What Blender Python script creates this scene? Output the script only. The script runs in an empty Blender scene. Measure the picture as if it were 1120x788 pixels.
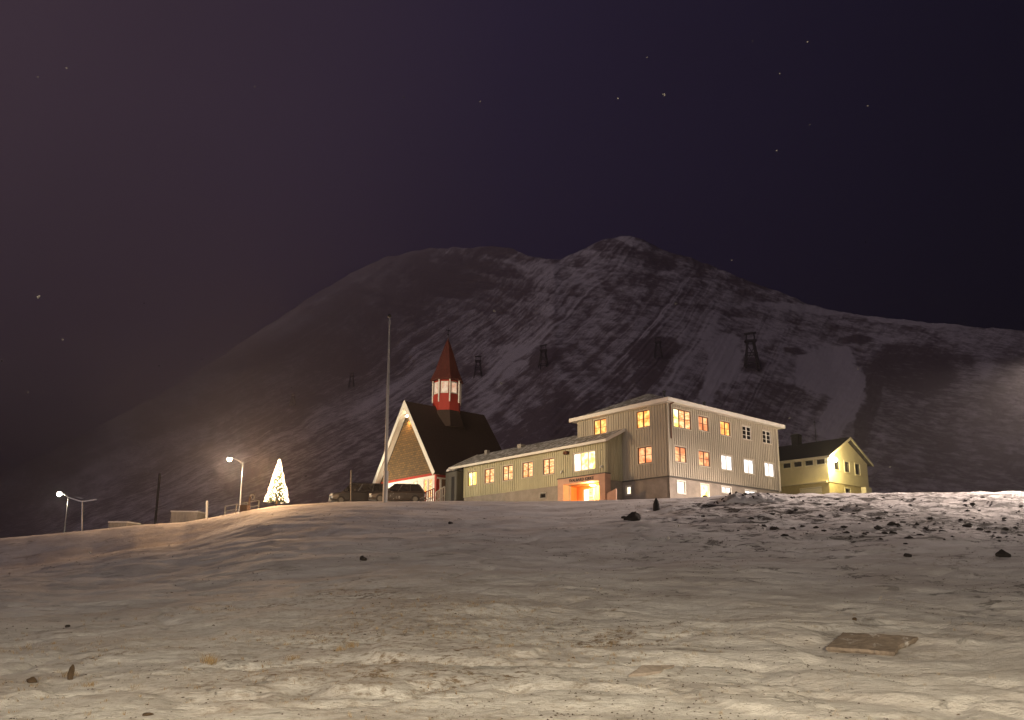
import bpy, bmesh, math, random
import numpy as np
from mathutils import Vector, Matrix
random.seed(7)
R = math.radians
S = bpy.context.scene
COL = S.collection

# ------------------------------------------------------------------ camera, world, exposure
FPX, PITCH, ROLL, YC = 808.14, R(10.763), R(0.366), 475.74
cam = bpy.data.objects.new('camera', bpy.data.cameras.new('camera'))
COL.objects.link(cam); S.camera = cam
_c, _s = math.cos(PITCH), math.sin(PITCH)
_cr, _sr = math.cos(ROLL), math.sin(ROLL)
_r = Vector((1, 0, 0)); _u = Vector((0, -_s, _c)); FW = Vector((0, _c, _s))
RT = _r*_cr + _u*_sr; UP = _u*_cr - _r*_sr
cam.matrix_world = Matrix(((RT.x, UP.x, -FW.x, 0), (RT.y, UP.y, -FW.y, 0), (RT.z, UP.z, -FW.z, 0), (0, 0, 0, 1)))
cam.data.sensor_width = 36.0
cam.data.lens = 36.0*FPX/1120
cam.data.shift_y = (YC-394)/1120
cam.data.clip_start = 0.1; cam.data.clip_end = 20000
S.view_settings.view_transform = 'Standard'; S.view_settings.look = 'None'
S.view_settings.exposure = 0; S.view_settings.gamma = 1
S.cycles.volume_bounces = 0
S.cycles.max_bounces = 5

W = bpy.data.worlds.new('World'); S.world = W; W.use_nodes = True
nt = W.node_tree; nt.nodes.clear()
out = nt.nodes.new('ShaderNodeOutputWorld')
bg = nt.nodes.new('ShaderNodeBackground'); bg.inputs['Strength'].default_value = 1.22
tc = nt.nodes.new('ShaderNodeTexCoord')
sep = nt.nodes.new('ShaderNodeSeparateXYZ')
nt.links.new(tc.outputs['Generated'], sep.inputs[0])
rampx = nt.nodes.new('ShaderNodeValToRGB')            # night overcast: town glow to the west, dark blue to the east
mp = nt.nodes.new('ShaderNodeMapRange'); mp.inputs[1].default_value = -0.6; mp.inputs[2].default_value = 0.6
nt.links.new(sep.outputs['X'], mp.inputs[0]); nt.links.new(mp.outputs[0], rampx.inputs[0])
e = rampx.color_ramp.elements
e[0].position = 0.0; e[0].color = (0.052, 0.033, 0.046, 1)
e[1].position = 1.0; e[1].color = (0.0020, 0.0019, 0.0085, 1)
m_ = rampx.color_ramp.elements.new(0.5); m_.color = (0.0160, 0.0110, 0.028, 1)
ns = nt.nodes.new('ShaderNodeTexNoise'); ns.inputs['Scale'].default_value = 2.2; ns.inputs['Detail'].default_value = 4
nt.links.new(tc.outputs['Generated'], ns.inputs['Vector'])
mr = nt.nodes.new('ShaderNodeMapRange'); mr.inputs[3].default_value = 0.75; mr.inputs[4].default_value = 1.25
nt.links.new(ns.outputs['Fac'], mr.inputs[0])
vm = nt.nodes.new('ShaderNodeVectorMath'); vm.operation = 'SCALE'
nt.links.new(rampx.outputs[0], vm.inputs[0]); nt.links.new(mr.outputs[0], vm.inputs['Scale'])
nt.links.new(vm.outputs[0], bg.inputs['Color']); nt.links.new(bg.outputs[0], out.inputs['Surface'])

# faint glow of the overcast night (town light on the clouds), very soft
sun = bpy.data.objects.new('night_glow', bpy.data.lights.new('night_glow', 'SUN')); COL.objects.link(sun)
sun.data.energy = 1.12; sun.data.angle = R(12); sun.data.color = (1.0, 0.86, 0.87)
sun.rotation_euler = Vector((0.58, 0.80, -0.16)).to_track_quat('-Z', 'Y').to_euler()

# ------------------------------------------------------------------ helpers
def tag(o, label=None, cat=None, group=None, kind=None):
    if label: o['label'] = label
    if cat: o['category'] = cat
    if group: o['group'] = group
    if kind: o['kind'] = kind
    return o

def ray(x, y):
    return RT*((x-560)/FPX) + UP*(-(y-YC)/FPX) + FW

def atY(x, y, Y):
    d = ray(x, y); return d*(Y/d.y)

def nodes(name):
    m = bpy.data.materials.new(name); m.use_nodes = True
    t = m.node_tree; b = t.nodes['Principled BSDF']; return m, t, b

def lerp(a, b, f): return tuple(a[i]*(1-f)+b[i]*f for i in range(3))

def mat(name, c, rough=0.75, var=0.18, scale=3.0, stretch=(1, 1, 1), metal=0.0, bump=0.0, c2=None, spec=0.3, snow=0.0, snowscale=1.5):
    m, t, b = nodes(name)
    co = t.nodes.new('ShaderNodeTexCoord'); mpn = t.nodes.new('ShaderNodeMapping')
    mpn.inputs['Scale'].default_value = stretch
    t.links.new(co.outputs['Object'], mpn.inputs[0])
    n = t.nodes.new('ShaderNodeTexNoise'); n.inputs['Scale'].default_value = scale; n.inputs['Detail'].default_value = 6
    n.inputs['Roughness'].default_value = 0.65
    t.links.new(mpn.outputs[0], n.inputs['Vector'])
    rp = t.nodes.new('ShaderNodeValToRGB')
    if c2 is None: c2 = tuple(v*(1+var) for v in c); c1 = tuple(v*(1-var) for v in c)
    else: c1 = c
    rp.color_ramp.elements[0].position = 0.3; rp.color_ramp.elements[0].color = (*c1, 1)
    rp.color_ramp.elements[1].position = 0.7; rp.color_ramp.elements[1].color = (*c2, 1)
    t.links.new(n.outputs['Fac'], rp.inputs[0])
    last = rp.outputs[0]
    if snow > 0:
        n2 = t.nodes.new('ShaderNodeTexNoise'); n2.inputs['Scale'].default_value = snowscale; n2.inputs['Detail'].default_value = 8
        n2.inputs['Roughness'].default_value = 0.7
        t.links.new(co.outputs['Object'], n2.inputs['Vector'])
        r2 = t.nodes.new('ShaderNodeValToRGB')
        r2.color_ramp.elements[0].position = max(0, 0.62-snow*0.4); r2.color_ramp.elements[1].position = max(0.05, 0.62-snow*0.4)+0.12
        t.links.new(n2.outputs['Fac'], r2.inputs[0])
        mx = t.nodes.new('ShaderNodeMix'); mx.data_type = 'RGBA'
        t.links.new(r2.outputs[0], mx.inputs[0]); t.links.new(last, mx.inputs[6]); mx.inputs[7].default_value = (0.62, 0.61, 0.62, 1)
        last = mx.outputs[2]
    t.links.new(last, b.inputs['Base Color'])
    b.inputs['Roughness'].default_value = rough; b.inputs['Metallic'].default_value = metal
    b.inputs['Specular IOR Level'].default_value = spec
    if bump > 0:
        bn = t.nodes.new('ShaderNodeBump'); bn.inputs['Strength'].default_value = bump; bn.inputs['Distance'].default_value = 0.03
        t.links.new(n.outputs['Fac'], bn.inputs['Height']); t.links.new(bn.outputs[0], b.inputs['Normal'])
    return m

def glow(name, c, strength, c2=None, scale=1.6, detail=3.0, stretch=(1, 1, 1), lo=0.42, hi=0.6):
    """lit interior seen through a pane: emission with curtains and furniture as soft patches"""
    m, t, b = nodes(name)
    co = t.nodes.new('ShaderNodeTexCoord'); mpn = t.nodes.new('ShaderNodeMapping'); mpn.inputs['Scale'].default_value = stretch
    t.links.new(co.outputs['Object'], mpn.inputs[0])
    n = t.nodes.new('ShaderNodeTexNoise'); n.inputs['Scale'].default_value = scale; n.inputs['Detail'].default_value = detail
    t.links.new(mpn.outputs[0], n.inputs['Vector'])
    rp = t.nodes.new('ShaderNodeValToRGB')
    c2 = c2 or tuple(v*0.55 for v in c)
    rp.color_ramp.elements[0].position = lo; rp.color_ramp.elements[0].color = (*c2, 1)
    rp.color_ramp.elements[1].position = hi; rp.color_ramp.elements[1].color = (*c, 1)
    t.links.new(n.outputs['Fac'], rp.inputs[0]); t.links.new(rp.outputs[0], b.inputs['Emission Color'])
    b.inputs['Emission Strength'].default_value = strength
    b.inputs['Base Color'].default_value = (0.05, 0.05, 0.05, 1); b.inputs['Roughness'].default_value = 0.2
    return m

def emit(name, c, s):
    m, t, b = nodes(name); b.inputs['Emission Color'].default_value = (*c, 1); b.inputs['Emission Strength'].default_value = s
    b.inputs['Base Color'].default_value = (0.8, 0.8, 0.8, 1); return m

class MB:
    """collects shapes, builds one mesh"""
    def __init__(s): s.v = []; s.f = []
    def add(s, vs, fs):
        k = len(s.v); s.v += [tuple(p) for p in vs]; s.f += [tuple(i+k for i in q) for q in fs]; return s
    def box(s, a, b, x0=None):
        (x0, y0, z0), (x1, y1, z1) = a, b
        x0, x1 = sorted((x0, x1)); y0, y1 = sorted((y0, y1)); z0, z1 = sorted((z0, z1))
        return s.add([(x0, y0, z0), (x1, y0, z0), (x1, y1, z0), (x0, y1, z0), (x0, y0, z1), (x1, y0, z1), (x1, y1, z1), (x0, y1, z1)],
                     [(0, 3, 2, 1), (4, 5, 6, 7), (0, 1, 5, 4), (1, 2, 6, 5), (2, 3, 7, 6), (3, 0, 4, 7)])
    def bar(s, p, q, w, h=None, n=4, w2=None):
        p = Vector(p); q = Vector(q); d = (q-p)
        if d.length < 1e-6: return s
        d.normalize(); a = d.orthogonal() if abs(d.z) > .98 else d.cross(Vector((0, 0, 1)))
        a.normalize(); b = d.cross(a); h = h or w; w2 = w2 or w
        vs = []
        for (c, ww) in ((p, w), (q, w2)):
            for i in range(n):
                t = 2*math.pi*(i+.5)/n; k = .5*ww*(math.sqrt(2) if n == 4 else 1)
                kh = k*h/w
                vs.append(c+a*math.cos(t)*k+b*math.sin(t)*kh)
        fs = [tuple(range(n))[::-1], tuple(range(n, 2*n))]
        for i in range(n): j = (i+1) % n; fs.append((i, j, n+j, n+i))
        return s.add(vs, fs)
    def prism(s, poly, d):
        """poly: list of 3D points; d: extrusion vector"""
        n = len(poly); d = Vector(d); vs = [Vector(p) for p in poly] + [Vector(p)+d for p in poly]
        fs = [tuple(range(n))[::-1], tuple(range(n, 2*n))]
        for i in range(n): j = (i+1) % n; fs.append((i, j, n+j, n+i))
        return s.add(vs, fs)
    def lathe(s, c, prof, n=16, rot=0):
        vs = []; fs = []
        for (r, z) in prof:
            for i in range(n):
                t = 2*math.pi*i/n+rot; vs.append((c[0]+r*math.cos(t), c[1]+r*math.sin(t), c[2]+z))
        m = len(prof)
        for j in range(m-1):
            for i in range(n):
                k = (i+1) % n; fs.append((j*n+i, j*n+k, (j+1)*n+k, (j+1)*n+i))
        fs.append(tuple(range(n))[::-1]); fs.append(tuple((m-1)*n+i for i in range(n)))
        return s.add(vs, fs)
    def ball(s, c, r, n=6):
        vs = []; fs = []; m = n
        vs.append((c[0], c[1], c[2]-r))
        for j in range(1, m):
            ph = math.pi*j/m
            for i in range(n):
                t = 2*math.pi*i/n; vs.append((c[0]+r*math.sin(ph)*math.cos(t), c[1]+r*math.sin(ph)*math.sin(t), c[2]-r*math.cos(ph)))
        vs.append((c[0], c[1], c[2]+r)); L = len(vs)-1
        for i in range(n):
            k = (i+1) % n; fs.append((0, 1+k, 1+i)); fs.append((L, L-n+i, L-n+k))
            for j in range(m-2): fs.append((1+j*n+i, 1+j*n+k, 1+(j+1)*n+k, 1+(j+1)*n+i))
        return s.add(vs, fs)
    def build(s, name, m, parent=None, org=(0, 0, 0), smooth=False):
        me = bpy.data.meshes.new(name); o = Vector(org)
        me.from_pydata([tuple(Vector(p)-o) for p in s.v], [], s.f)
        bm = bmesh.new(); bm.from_mesh(me); bmesh.ops.recalc_face_normals(bm, faces=bm.faces); bm.to_mesh(me); bm.free()
        if smooth:
            for p in me.polygons: p.use_smooth = True
        ms = m if isinstance(m, (list, tuple)) else [m]
        for k in ms: me.materials.append(k)
        ob = bpy.data.objects.new(name, me); COL.objects.link(ob)
        if parent is not None: ob.parent = parent
        return ob

def empty(name, loc, rz=0, label=None, cat=None, group=None):
    o = bpy.data.objects.new(name, None); COL.objects.link(o); o.location = loc; o.rotation_euler = (0, 0, rz)
    o.empty_display_size = 0.3
    return tag(o, label, cat, group)

def copy_tree(o, parent=None):
    c = o.copy(); COL.objects.link(c)
    if parent is not None: c.parent = parent
    for ch in list(o.children): copy_tree(ch, c)
    return c

def lamp(name, kind, loc, energy, color, parent=None, size=0.1, aim=None, spot=None, blend=0.5):
    l = bpy.data.lights.new(name, kind); l.energy = energy; l.color = color
    if kind == 'SPOT': l.spot_size = spot; l.spot_blend = blend
    l.shadow_soft_size = size
    o = bpy.data.objects.new(name, l); COL.objects.link(o); o.location = loc
    if aim is not None: o.rotation_euler = (Vector(aim)-Vector(loc)).to_track_quat('-Z', 'Y').to_euler()
    if parent is not None: o.parent = parent
    return o

# ------------------------------------------------------------------ noise
def vnoise(x, y, seed=0):
    x = np.asarray(x, float); y = np.asarray(y, float)
    xi = np.floor(x).astype(np.int64); yi = np.floor(y).astype(np.int64); xf = x-xi; yf = y-yi
    def h(a, b):
        n = (a*374761393+b*668265263+seed*1442695041) & 0x7fffffff
        n = ((n ^ (n >> 13))*1274126177) & 0x7fffffff
        n = (n ^ (n >> 16)) & 0xffff
        return n/65535.0
    u = xf*xf*(3-2*xf); v = yf*yf*(3-2*yf)
    return (h(xi, yi)*(1-u)+h(xi+1, yi)*u)*(1-v)+(h(xi, yi+1)*(1-u)+h(xi+1, yi+1)*u)*v
def fbm(x, y, oct=5, seed=0, gain=.5):
    a = 1; s = 0; t = 0
    for k in range(oct):
        s = s+a*vnoise(x*2**k+17.3*k, y*2**k-9.1*k, seed+k); t += a; a *= gain
    return s/t

# ------------------------------------------------------------------ ground
crest_px = [(-500, 640), (-150, 602), (0, 590), (100, 580), (150, 574), (200, 571), (230, 566), (262, 560), (300, 553.5), (360, 550), (420, 548.5), (500, 548), (560, 548.3),
            (620, 548), (680, 546), (740, 544.5), (790, 542.5), (815, 540.5), (840, 540), (870, 541.5), (950, 541), (1120, 540), (1400, 541), (1800, 545)]
_ca = []; _cr_ = []
for (x, y) in crest_px:
    d = ray(x, y); _ca.append(d.x/d.y); _cr_.append(d.z/d.y)
_ca = np.array(_ca); _cr_ = np.array(_cr_)
gY = np.array([-60, -25, 0, 5, 8, 11, 15, 20, 25, 30, 35, 39, 42, 50, 60, 80, 95, 120, 150, 190, 400])
gZ = np.array([-2.6, -2.2, -1.72, -1.66, -1.52, -1.26, -.70, .17, 1.10, 2.08, 3.12, 3.95, 4.39, 5.12, 6.02, 7.80, 8.9, 8.6, 2.0, -16, -18])
def ground_base(X, Y):
    X = np.asarray(X, float); Y = np.asarray(Y, float)
    z = np.interp(Y, gY, gZ)
    z = (z+np.interp(Y-1.5, gY, gZ)+np.interp(Y+1.5, gY, gZ))/3 if True else z
    a = X/np.maximum(Y, 12)
    k = np.interp(a, _ca, _cr_)/0.1045
    w = np.clip(Y/42, 0, 1)
    # azimuth factor only where the hill rises
    rise = z+1.7
    zl = -1.7+rise*(1+(k-1)*w*1.28)
    zz = np.where(Y < 42, zl, z*k)
    t = np.clip((Y-38)/6, 0, 1); t = t*t*(3-2*t)
    zz = zl*(1-t)+(z*k)*t
    edge = np.clip((np.abs(X)/(6+np.maximum(Y, 0))-1.6)/.5, 0, 1)
    return zz-edge*edge*14
def ground_h(X, Y):
    X = np.asarray(X, float); Y = np.asarray(Y, float)
    z = ground_base(X, Y)
    near = np.clip((Y+4)/14, 0, 1)
    fade = 1-.75*np.clip((Y-34)/10, 0, 1)
    und = (fbm(X*.10+3, Y*.14, 4, 11)-.5)*0.75
    drift = (fbm(X*.33+Y*.05, Y*.9, 5, 5)-.5)*.26
    fine = (fbm(X*1.5, Y*3.2, 4, 23)-.5)*.075
    sg = fbm(X*.55-Y*.25, Y*1.7+X*.35, 4, 71); crust = np.clip(sg-.5, 0, .08)*.85*np.clip((26-Y)/14, .15, 1)*(.35+.65*np.clip((15-Y)/5+X*.08, 0, 1))*np.clip((Y-3)/3, 0, 1)
    fine2 = (fbm(X*5, Y*8, 3, 72)-.5)*.030*np.clip((22-Y)/8, 0, 1)
    right = np.clip((X/np.maximum(Y, 10)-.12)/.15, 0, 1)*np.clip((Y-23)/8, 0, 1)
    lumps = (fbm(X*1.1, Y*1.1, 5, 41)-.5)*.34*right
    rid = np.abs(fbm(X*.22-Y*.06, Y*.5, 3, 61)-.5)
    rid = -np.exp(-(rid/.02)**2)*.06
    return z+(und*near+drift+fine+rid+crust+fine2)*fade+lumps*(.35+.65*fade)
def gz(x, y): return float(ground_h(np.array([x]), np.array([y]))[0])
def on_ground(px, py, Y0=3, Y1=58):
    """first point of the ground along the sight line through a place seen in the photograph"""
    d = ray(px, py); Ys = np.linspace(Y0, Y1, 1400); Xs = Ys*d.x/d.y; Zs = Ys*d.z/d.y
    h = ground_h(Xs, Ys); idx = np.where(Zs < h)[0]
    if len(idx) == 0:
        i = int(np.argmin(Zs-h))
    else: i = idx[0]
    return Vector((Xs[i], Ys[i], h[i]))

def grid_mesh(name, X, Y, Z, mats, attrs=None):
    r, c = X.shape; me = bpy.data.meshes.new(name)
    co = np.stack([X, Y, Z], -1).reshape(-1, 3).astype(np.float32)
    me.vertices.add(r*c); me.vertices.foreach_set('co', co.ravel())
    i = np.arange(r*c).reshape(r, c)
    q = np.stack([i[:-1, :-1], i[:-1, 1:], i[1:, 1:], i[1:, :-1]], -1).reshape(-1, 4)
    n = len(q); me.loops.add(n*4); me.polygons.add(n)
    me.loops.foreach_set('vertex_index', q.ravel().astype(np.int32))
    me.polygons.foreach_set('loop_start', (np.arange(n)*4).astype(np.int32))
    try: me.polygons.foreach_set('loop_total', np.full(n, 4, np.int32))
    except Exception: pass
    me.polygons.foreach_set('use_smooth', np.ones(n, bool))
    me.update(); me.validate()
    for k, v in (attrs or {}).items():
        at = me.attributes.new(k, 'FLOAT', 'POINT'); at.data.foreach_set('value', v.ravel().astype(np.float32))
    for m in mats: me.materials.append(m)
    o = bpy.data.objects.new(name, me); COL.objects.link(o); return o

def snow_ground_material():
    m, t, b = nodes('snowy_tundra'); L = t.links.new
    co = t.nodes.new('ShaderNodeTexCoord')
    def noise(scale, st=(1, 1, 1), det=6, rough=.6, dist=0.0):
        mp = t.nodes.new('ShaderNodeMapping'); mp.inputs['Scale'].default_value = st; L(co.outputs['Object'], mp.inputs[0])
        n = t.nodes.new('ShaderNodeTexNoise'); n.inputs['Scale'].default_value = scale; n.inputs['Detail'].default_value = det
        n.inputs['Roughness'].default_value = rough; n.inputs['Distortion'].default_value = dist
        L(mp.outputs[0], n.inputs['Vector']); return n.outputs['Fac']
    def math_(op, a, bb, clamp=False):
        n = t.nodes.new('ShaderNodeMath'); n.operation = op; n.use_clamp = clamp
        for i, v in enumerate((a, bb)):
            if isinstance(v, (int, float)): n.inputs[i].default_value = v
            else: L(v, n.inputs[i])
        return n.outputs[0]
    def attr(k):
        n = t.nodes.new('ShaderNodeAttribute'); n.attribute_name = k; return n.outputs['Fac']
    def rng(v, lo, hi):
        n = t.nodes.new('ShaderNodeMapRange'); n.interpolation_type = 'SMOOTHSTEP'; n.inputs[1].default_value = lo; n.inputs[2].default_value = hi; L(v, n.inputs[0]); return n.outputs[0]
    def mix(f, a, c):
        n = t.nodes.new('ShaderNodeMix'); n.data_type = 'RGBA'; L(f, n.inputs[0])
        for i, v in ((6, a), (7, c)):
            if isinstance(v, tuple): n.inputs[i].default_value = (*v, 1)
            else: L(v, n.inputs[i])
        return n.outputs[2]
    # snow with faint old/new variation
    base = mix(rng(noise(.35, (1, 2.2, 1), 6), .35, .65), (.50, .47, .46), (.66, .645, .64))
    base = mix(math_('MULTIPLY', rng(noise(3.0, (1, 2.5, 1), 8, .7), .5, .68), .30), base, (.34, .29, .25))
    base = mix(math_('MULTIPLY', rng(noise(16, (1, 1.8, 1), 8, .75), .52, .66), .30), base, (.30, .26, .22))
    base = mix(math_('MULTIPLY', rng(noise(2.2, (.7, 2.6, 1), 9, .75, .4), .55, .72), .5), base, (.78, .76, .74))
    # dusty streaks where the wind scours
    sc = rng(noise(1.1, (.55, 2.4, 1), 10, .72, .5), .56, .66)
    base = mix(math_('MULTIPLY', sc, .5), base, (.20, .165, .145))
    # dead grass showing through
    g1 = math_('MULTIPLY', rng(noise(7.0, (1, 1.6, 1), 10, .75), .46, .64), attr('grassy'))
    base = mix(math_('MULTIPLY', g1, .75), base, (.19, .135, .085))
    # stones and bare earth
    thr = math_('SUBTRACT', noise(1.3, (.8, 1.3, 1), 12, .74, .6), math_('MULTIPLY', attr('stony'), .080))
    st = t.nodes.new('ShaderNodeMapRange'); st.interpolation_type = 'SMOOTHSTEP'; st.inputs[1].default_value = .40; st.inputs[2].default_value = .36
    L(thr, st.inputs[0])
    earth = mix(rng(noise(9, (1, 1, 1), 6), .4, .6), (.018, .014, .012), (.07, .058, .05))
    base = mix(math_('MULTIPLY', st.outputs[0], math_('ADD', math_('MULTIPLY', attr('stony'), .7), .28, True)), base, earth)
    L(base, b.inputs['Base Color'])
    b.inputs['Roughness'].default_value = .82; b.inputs['Specular IOR Level'].default_value = .25
    h = math_('ADD', math_('MULTIPLY', noise(4, (1, 2.6, 1), 10, .7), .9), math_('MULTIPLY', noise(22, (1, 1.6, 1), 8, .75), .5))
    h = math_('SUBTRACT', h, math_('MULTIPLY', math_('SUBTRACT', 0.0, st.outputs[0]), .35))
    bn = t.nodes.new('ShaderNodeBump'); bn.inputs['Strength'].default_value = .8; bn.inputs['Distance'].default_value = .09
    L(h, bn.inputs['Height']); L(bn.outputs[0], b.inputs['Normal'])
    return m

sv = np.linspace(-1, 1, 860); av = 2.2*sv*(.36+.64*sv*sv)
Yr = np.concatenate([np.linspace(-40, 4, 30)[:-1], np.exp(np.linspace(math.log(4), math.log(58), 440)), np.linspace(58, 190, 70)[1:]])
A, YY = np.meshgrid(av, Yr); XX = A*(7+np.maximum(YY, 0))
ZZ = ground_h(XX, YY)
az = XX/np.maximum(YY, 8)
stony = np.clip((az-.16)/.22, 0, 1)*np.clip((YY-20)/12, 0, 1)*1.0 + .45*np.clip((az-.02)/.2, 0, 1)*np.clip((YY-15)/10, 0, 1)*np.clip((45-YY)/6, 0, 1)
stony = stony*(.5+.9*fbm(XX*.12, YY*.2, 4, 77))
# rows of bare stones where the slope breaks
brk = np.exp(-((YY-30-2*np.sin(XX*.2))/2.2)**2)*np.clip((az-.18)/.1, 0, 1); stony = stony+brk*.35
stony += .25*np.exp(-((YY-24)/3)**2)*np.clip((.0-az)/.1+1, 0, 1)*np.clip((az+.2)/.1, 0, 1)
p_ = (XX+YY)*.10; q_ = (YY-XX*.8)*.42
lines = np.exp(-((fbm(p_, q_, 4, 131)-.5)/.016)**2)*np.clip(fbm(XX*.5, YY*.5, 3, 132)*3-1.1, 0, 1)*np.clip((30-YY)/8, 0, 1)
stony = stony+.55*np.clip((az-.10)/.2, 0, 1)*np.clip(1-np.abs(YY-17)/7, 0, 1)*np.clip(fbm(XX*.25, YY*.4, 3, 133)*3-1.2, 0, 1)
grassy = np.clip(1.2-np.abs(YY-11.5)/6.5, 0, 1)*np.clip(1.0-np.abs(az+.15)/.55, .15, 1)
grassy = np.clip(grassy*(.3+1.5*fbm(XX*.35, YY*.5, 4, 99)), 0, 1.2)+lines*1.3
GM = snow_ground_material()
ground = grid_mesh('ground', XX, YY, ZZ, [GM], {'stony': stony, 'grassy': grassy})
tag(ground, 'wind packed snow over stony tundra rising to the houses', kind='structure')

vf = MB(); vf.add([(-6000, -3000, -19), (6000, -3000, -19), (6000, 7000, -19), (-6000, 7000, -19)], [(0, 1, 2, 3)])
tag(vf.build('valley_floor', mat('valley_snow', (.4, .38, .38), snow=.4, snowscale=.05)), 'dark snowy valley floor', kind='structure')

# ------------------------------------------------------------------ mountain
sil = [(-900, 560), (-500, 560), (-200, 545), (0, 520), (100, 470), (200, 418), (300, 352), (360, 312), (420, 282), (470, 271), (510, 272), (548, 269), (585, 281), (612, 284), (640, 273), (662, 262), (685, 259),
       (705, 263), (735, 277), (765, 286), (800, 300), (830, 312), (868, 327), (905, 339), (960, 348), (1010, 352), (1060, 357), (1120, 363), (1250, 372), (1600, 400), (2100, 430)]
sa = []; sr = []
for (x, y) in sil:
    d = ray(x, y); sa.append(d.x/d.y); sr.append(d.z/d.y)
sa = np.array(sa); sr = np.array(sr)
ma = np.concatenate([np.linspace(-1.7, -.76, 120), np.linspace(-.755, .755, 1250), np.linspace(.76, 1.7, 120)]); mt = np.concatenate([np.linspace(0, 1, 560), np.linspace(1.01, 1.5, 20)])
MA, MT = np.meshgrid(ma, mt)
Yb = 165.0
_fa = np.linspace(-3, 3, 6001); _fs1 = np.interp(_fa, sa, sr); _kern = np.exp(-(np.arange(-160, 161)/70.0)**2); _kern /= _kern.sum()
_fs2 = np.convolve(np.pad(_fs1, 160, mode='edge'), _kern, 'valid'); _k3 = np.exp(-(np.arange(-12, 13)/5.0)**2); _k3 /= _k3.sum(); _fs1 = np.convolve(np.pad(_fs1, 12, mode='edge'), _k3, 'valid')
def mtn(MA, MT):
    kk = np.clip((-MA+.06)/.5, 0, 1); Yrid = 760+2900*(kk*kk*(3-2*kk))**.75
    Yrid = Yrid
    tt = np.clip(MT, 0, 1)**4; Sx = np.interp(MA, _fa, _fs1)*tt+np.interp(MA, _fa, _fs2)*(1-tt)+(fbm(MA*60, MT*6+2, 4, 8)-.5)*.007*tt
    Y = Yb+(Yrid-Yb)*MT
    zr = Sx*Yrid; zb = -17.0
    t = np.minimum(MT, 1)
    z = zb+(zr-zb)*(.55*t+.45*t**1.7)
    z = np.where(MT > 1, zr-(MT-1)*Yrid*.5, z)
    return MA*Y, Y, z
MX, MY, MZ = mtn(MA, MT)
rho = MZ/MY                                    # steepness of sight to each point: runs from the foot to the ridge
az_ = MA
# fall lines of the flank fan out from a point high on the east side
ux = 560+808*az_; uy = 629-800*rho
_xs = np.array([-1000, 0, 250, 400, 545, 660, 740, 800, 870, 960, 1120, 2000]); _ss = np.array([.3, .4, .48, .66, .88, .98, 1.2, 1.7, 1.8, 1.3, 1.0, .8])
_fx = np.linspace(-1000, 2000, 3001); _fs = np.cumsum(np.interp(_fx, _xs, _ss))
stream = uy+np.interp(ux, _fx, _fs)
steep = np.sqrt(1+np.interp(ux, _xs, _ss)**2)
warp = (fbm(az_*14, rho*14, 4, 31)-.5)*22
g1 = fbm((stream+warp)/10, ux/150+uy/150, 5, 51, .6)
g2 = fbm((stream+warp*1.1)/3.4, ux/130+uy/150, 3, 52)
g3 = fbm((stream+warp*.8)/9, ux/210+uy/200, 4, 151); g4 = fbm((stream+warp*.8)/5, ux/160+uy/190, 3, 152)
thin = np.exp(-((g3-.5)/.018)**2)+.7*np.exp(-((g4-.5)/.028)**2)
big = fbm(az_*9, rho*10, 4, 53)
patchy = fbm(az_*45, rho*70, 6, 54, .7)
strata = fbm(az_*10+2, rho*120+az_*18, 3, 55)
def px2(x, y): d = ray(x, y); return d.x/d.y, d.z/d.y
def blob(x, y, rx, ry, rot=0, pw=2):
    a0, r0 = px2(x, y); dx = (az_-a0)*808; dy = -(rho-r0)*790
    c, s = math.cos(rot), math.sin(rot); u = dx*c+dy*s; v = -dx*s+dy*c
    n = (fbm(az_*45, rho*45, 4, 57)-.5)*.9
    q = np.sqrt((u/rx)**2+(v/ry)**2)+n
    return np.clip(1.3-q, 0, .6)/.6
samp = np.interp(ux, [-200, 0, 300, 450, 690, 780, 900, 1200], [.3, .45, .8, 1.05, .85, .4, .22, .2])
sn = .43+((g1-.5)*.8+(g2-.5)*1.35)*(.3+1.4*big)*samp+(big-.5)*.9+(patchy-.5)*1.1+(strata-.5)*.5*(1-samp)+(thin-.25)*.72*samp*np.clip(big*3-.9, 0, 1)
upper = np.clip((rho-.33)/.08, 0, 1)
sn = sn*(1-.5*upper)+upper*(.06+(patchy-.5)*.9+(strata-.5)*.7)
lf = np.clip((-.0-az_)/.25, 0, 1); lf2 = np.clip((.0-az_)/.12, 0, 1)*np.clip((rho-.30)/.07, 0, 1); sn = sn*(1-.35*lf)*(1-.3*lf2)  # haze painted in: less snow leftwards so the shoulder matches the sky
rt = np.clip((az_-.42)/.12, 0, 1)*np.clip((.34-rho)/.06, 0, 1); sn = sn*(1-.75*rt)+.12*rt+(patchy-.5)*.5*rt
for (x, y, rx, ry, ro, k) in [(905, 405, 30, 26, .3, .85), (925, 425, 20, 34, .15, .85), (912, 462, 14, 24, .5, .6), (793, 392, 17, 22, .1, .75), (778, 420, 9, 26, .35, .6),
                              (880, 338, 50, 5, .12, .45), (560, 395, 50, 16, -.75, .25), (640, 430, 30, 10, -.8, .4), (520, 455, 40, 9, -.7, .4),
                              (430, 430, 60, 10, -.6, .25), (1065, 410, 26, 9, -.2, .25), (700, 268, 30, 5, .35, .35), (1000, 352, 60, 4, .06, .3), (150, 500, 90, 14, -.42, .2)]:
    sn = sn+1.5*k*blob(x, y, rx, ry, ro)
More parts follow.
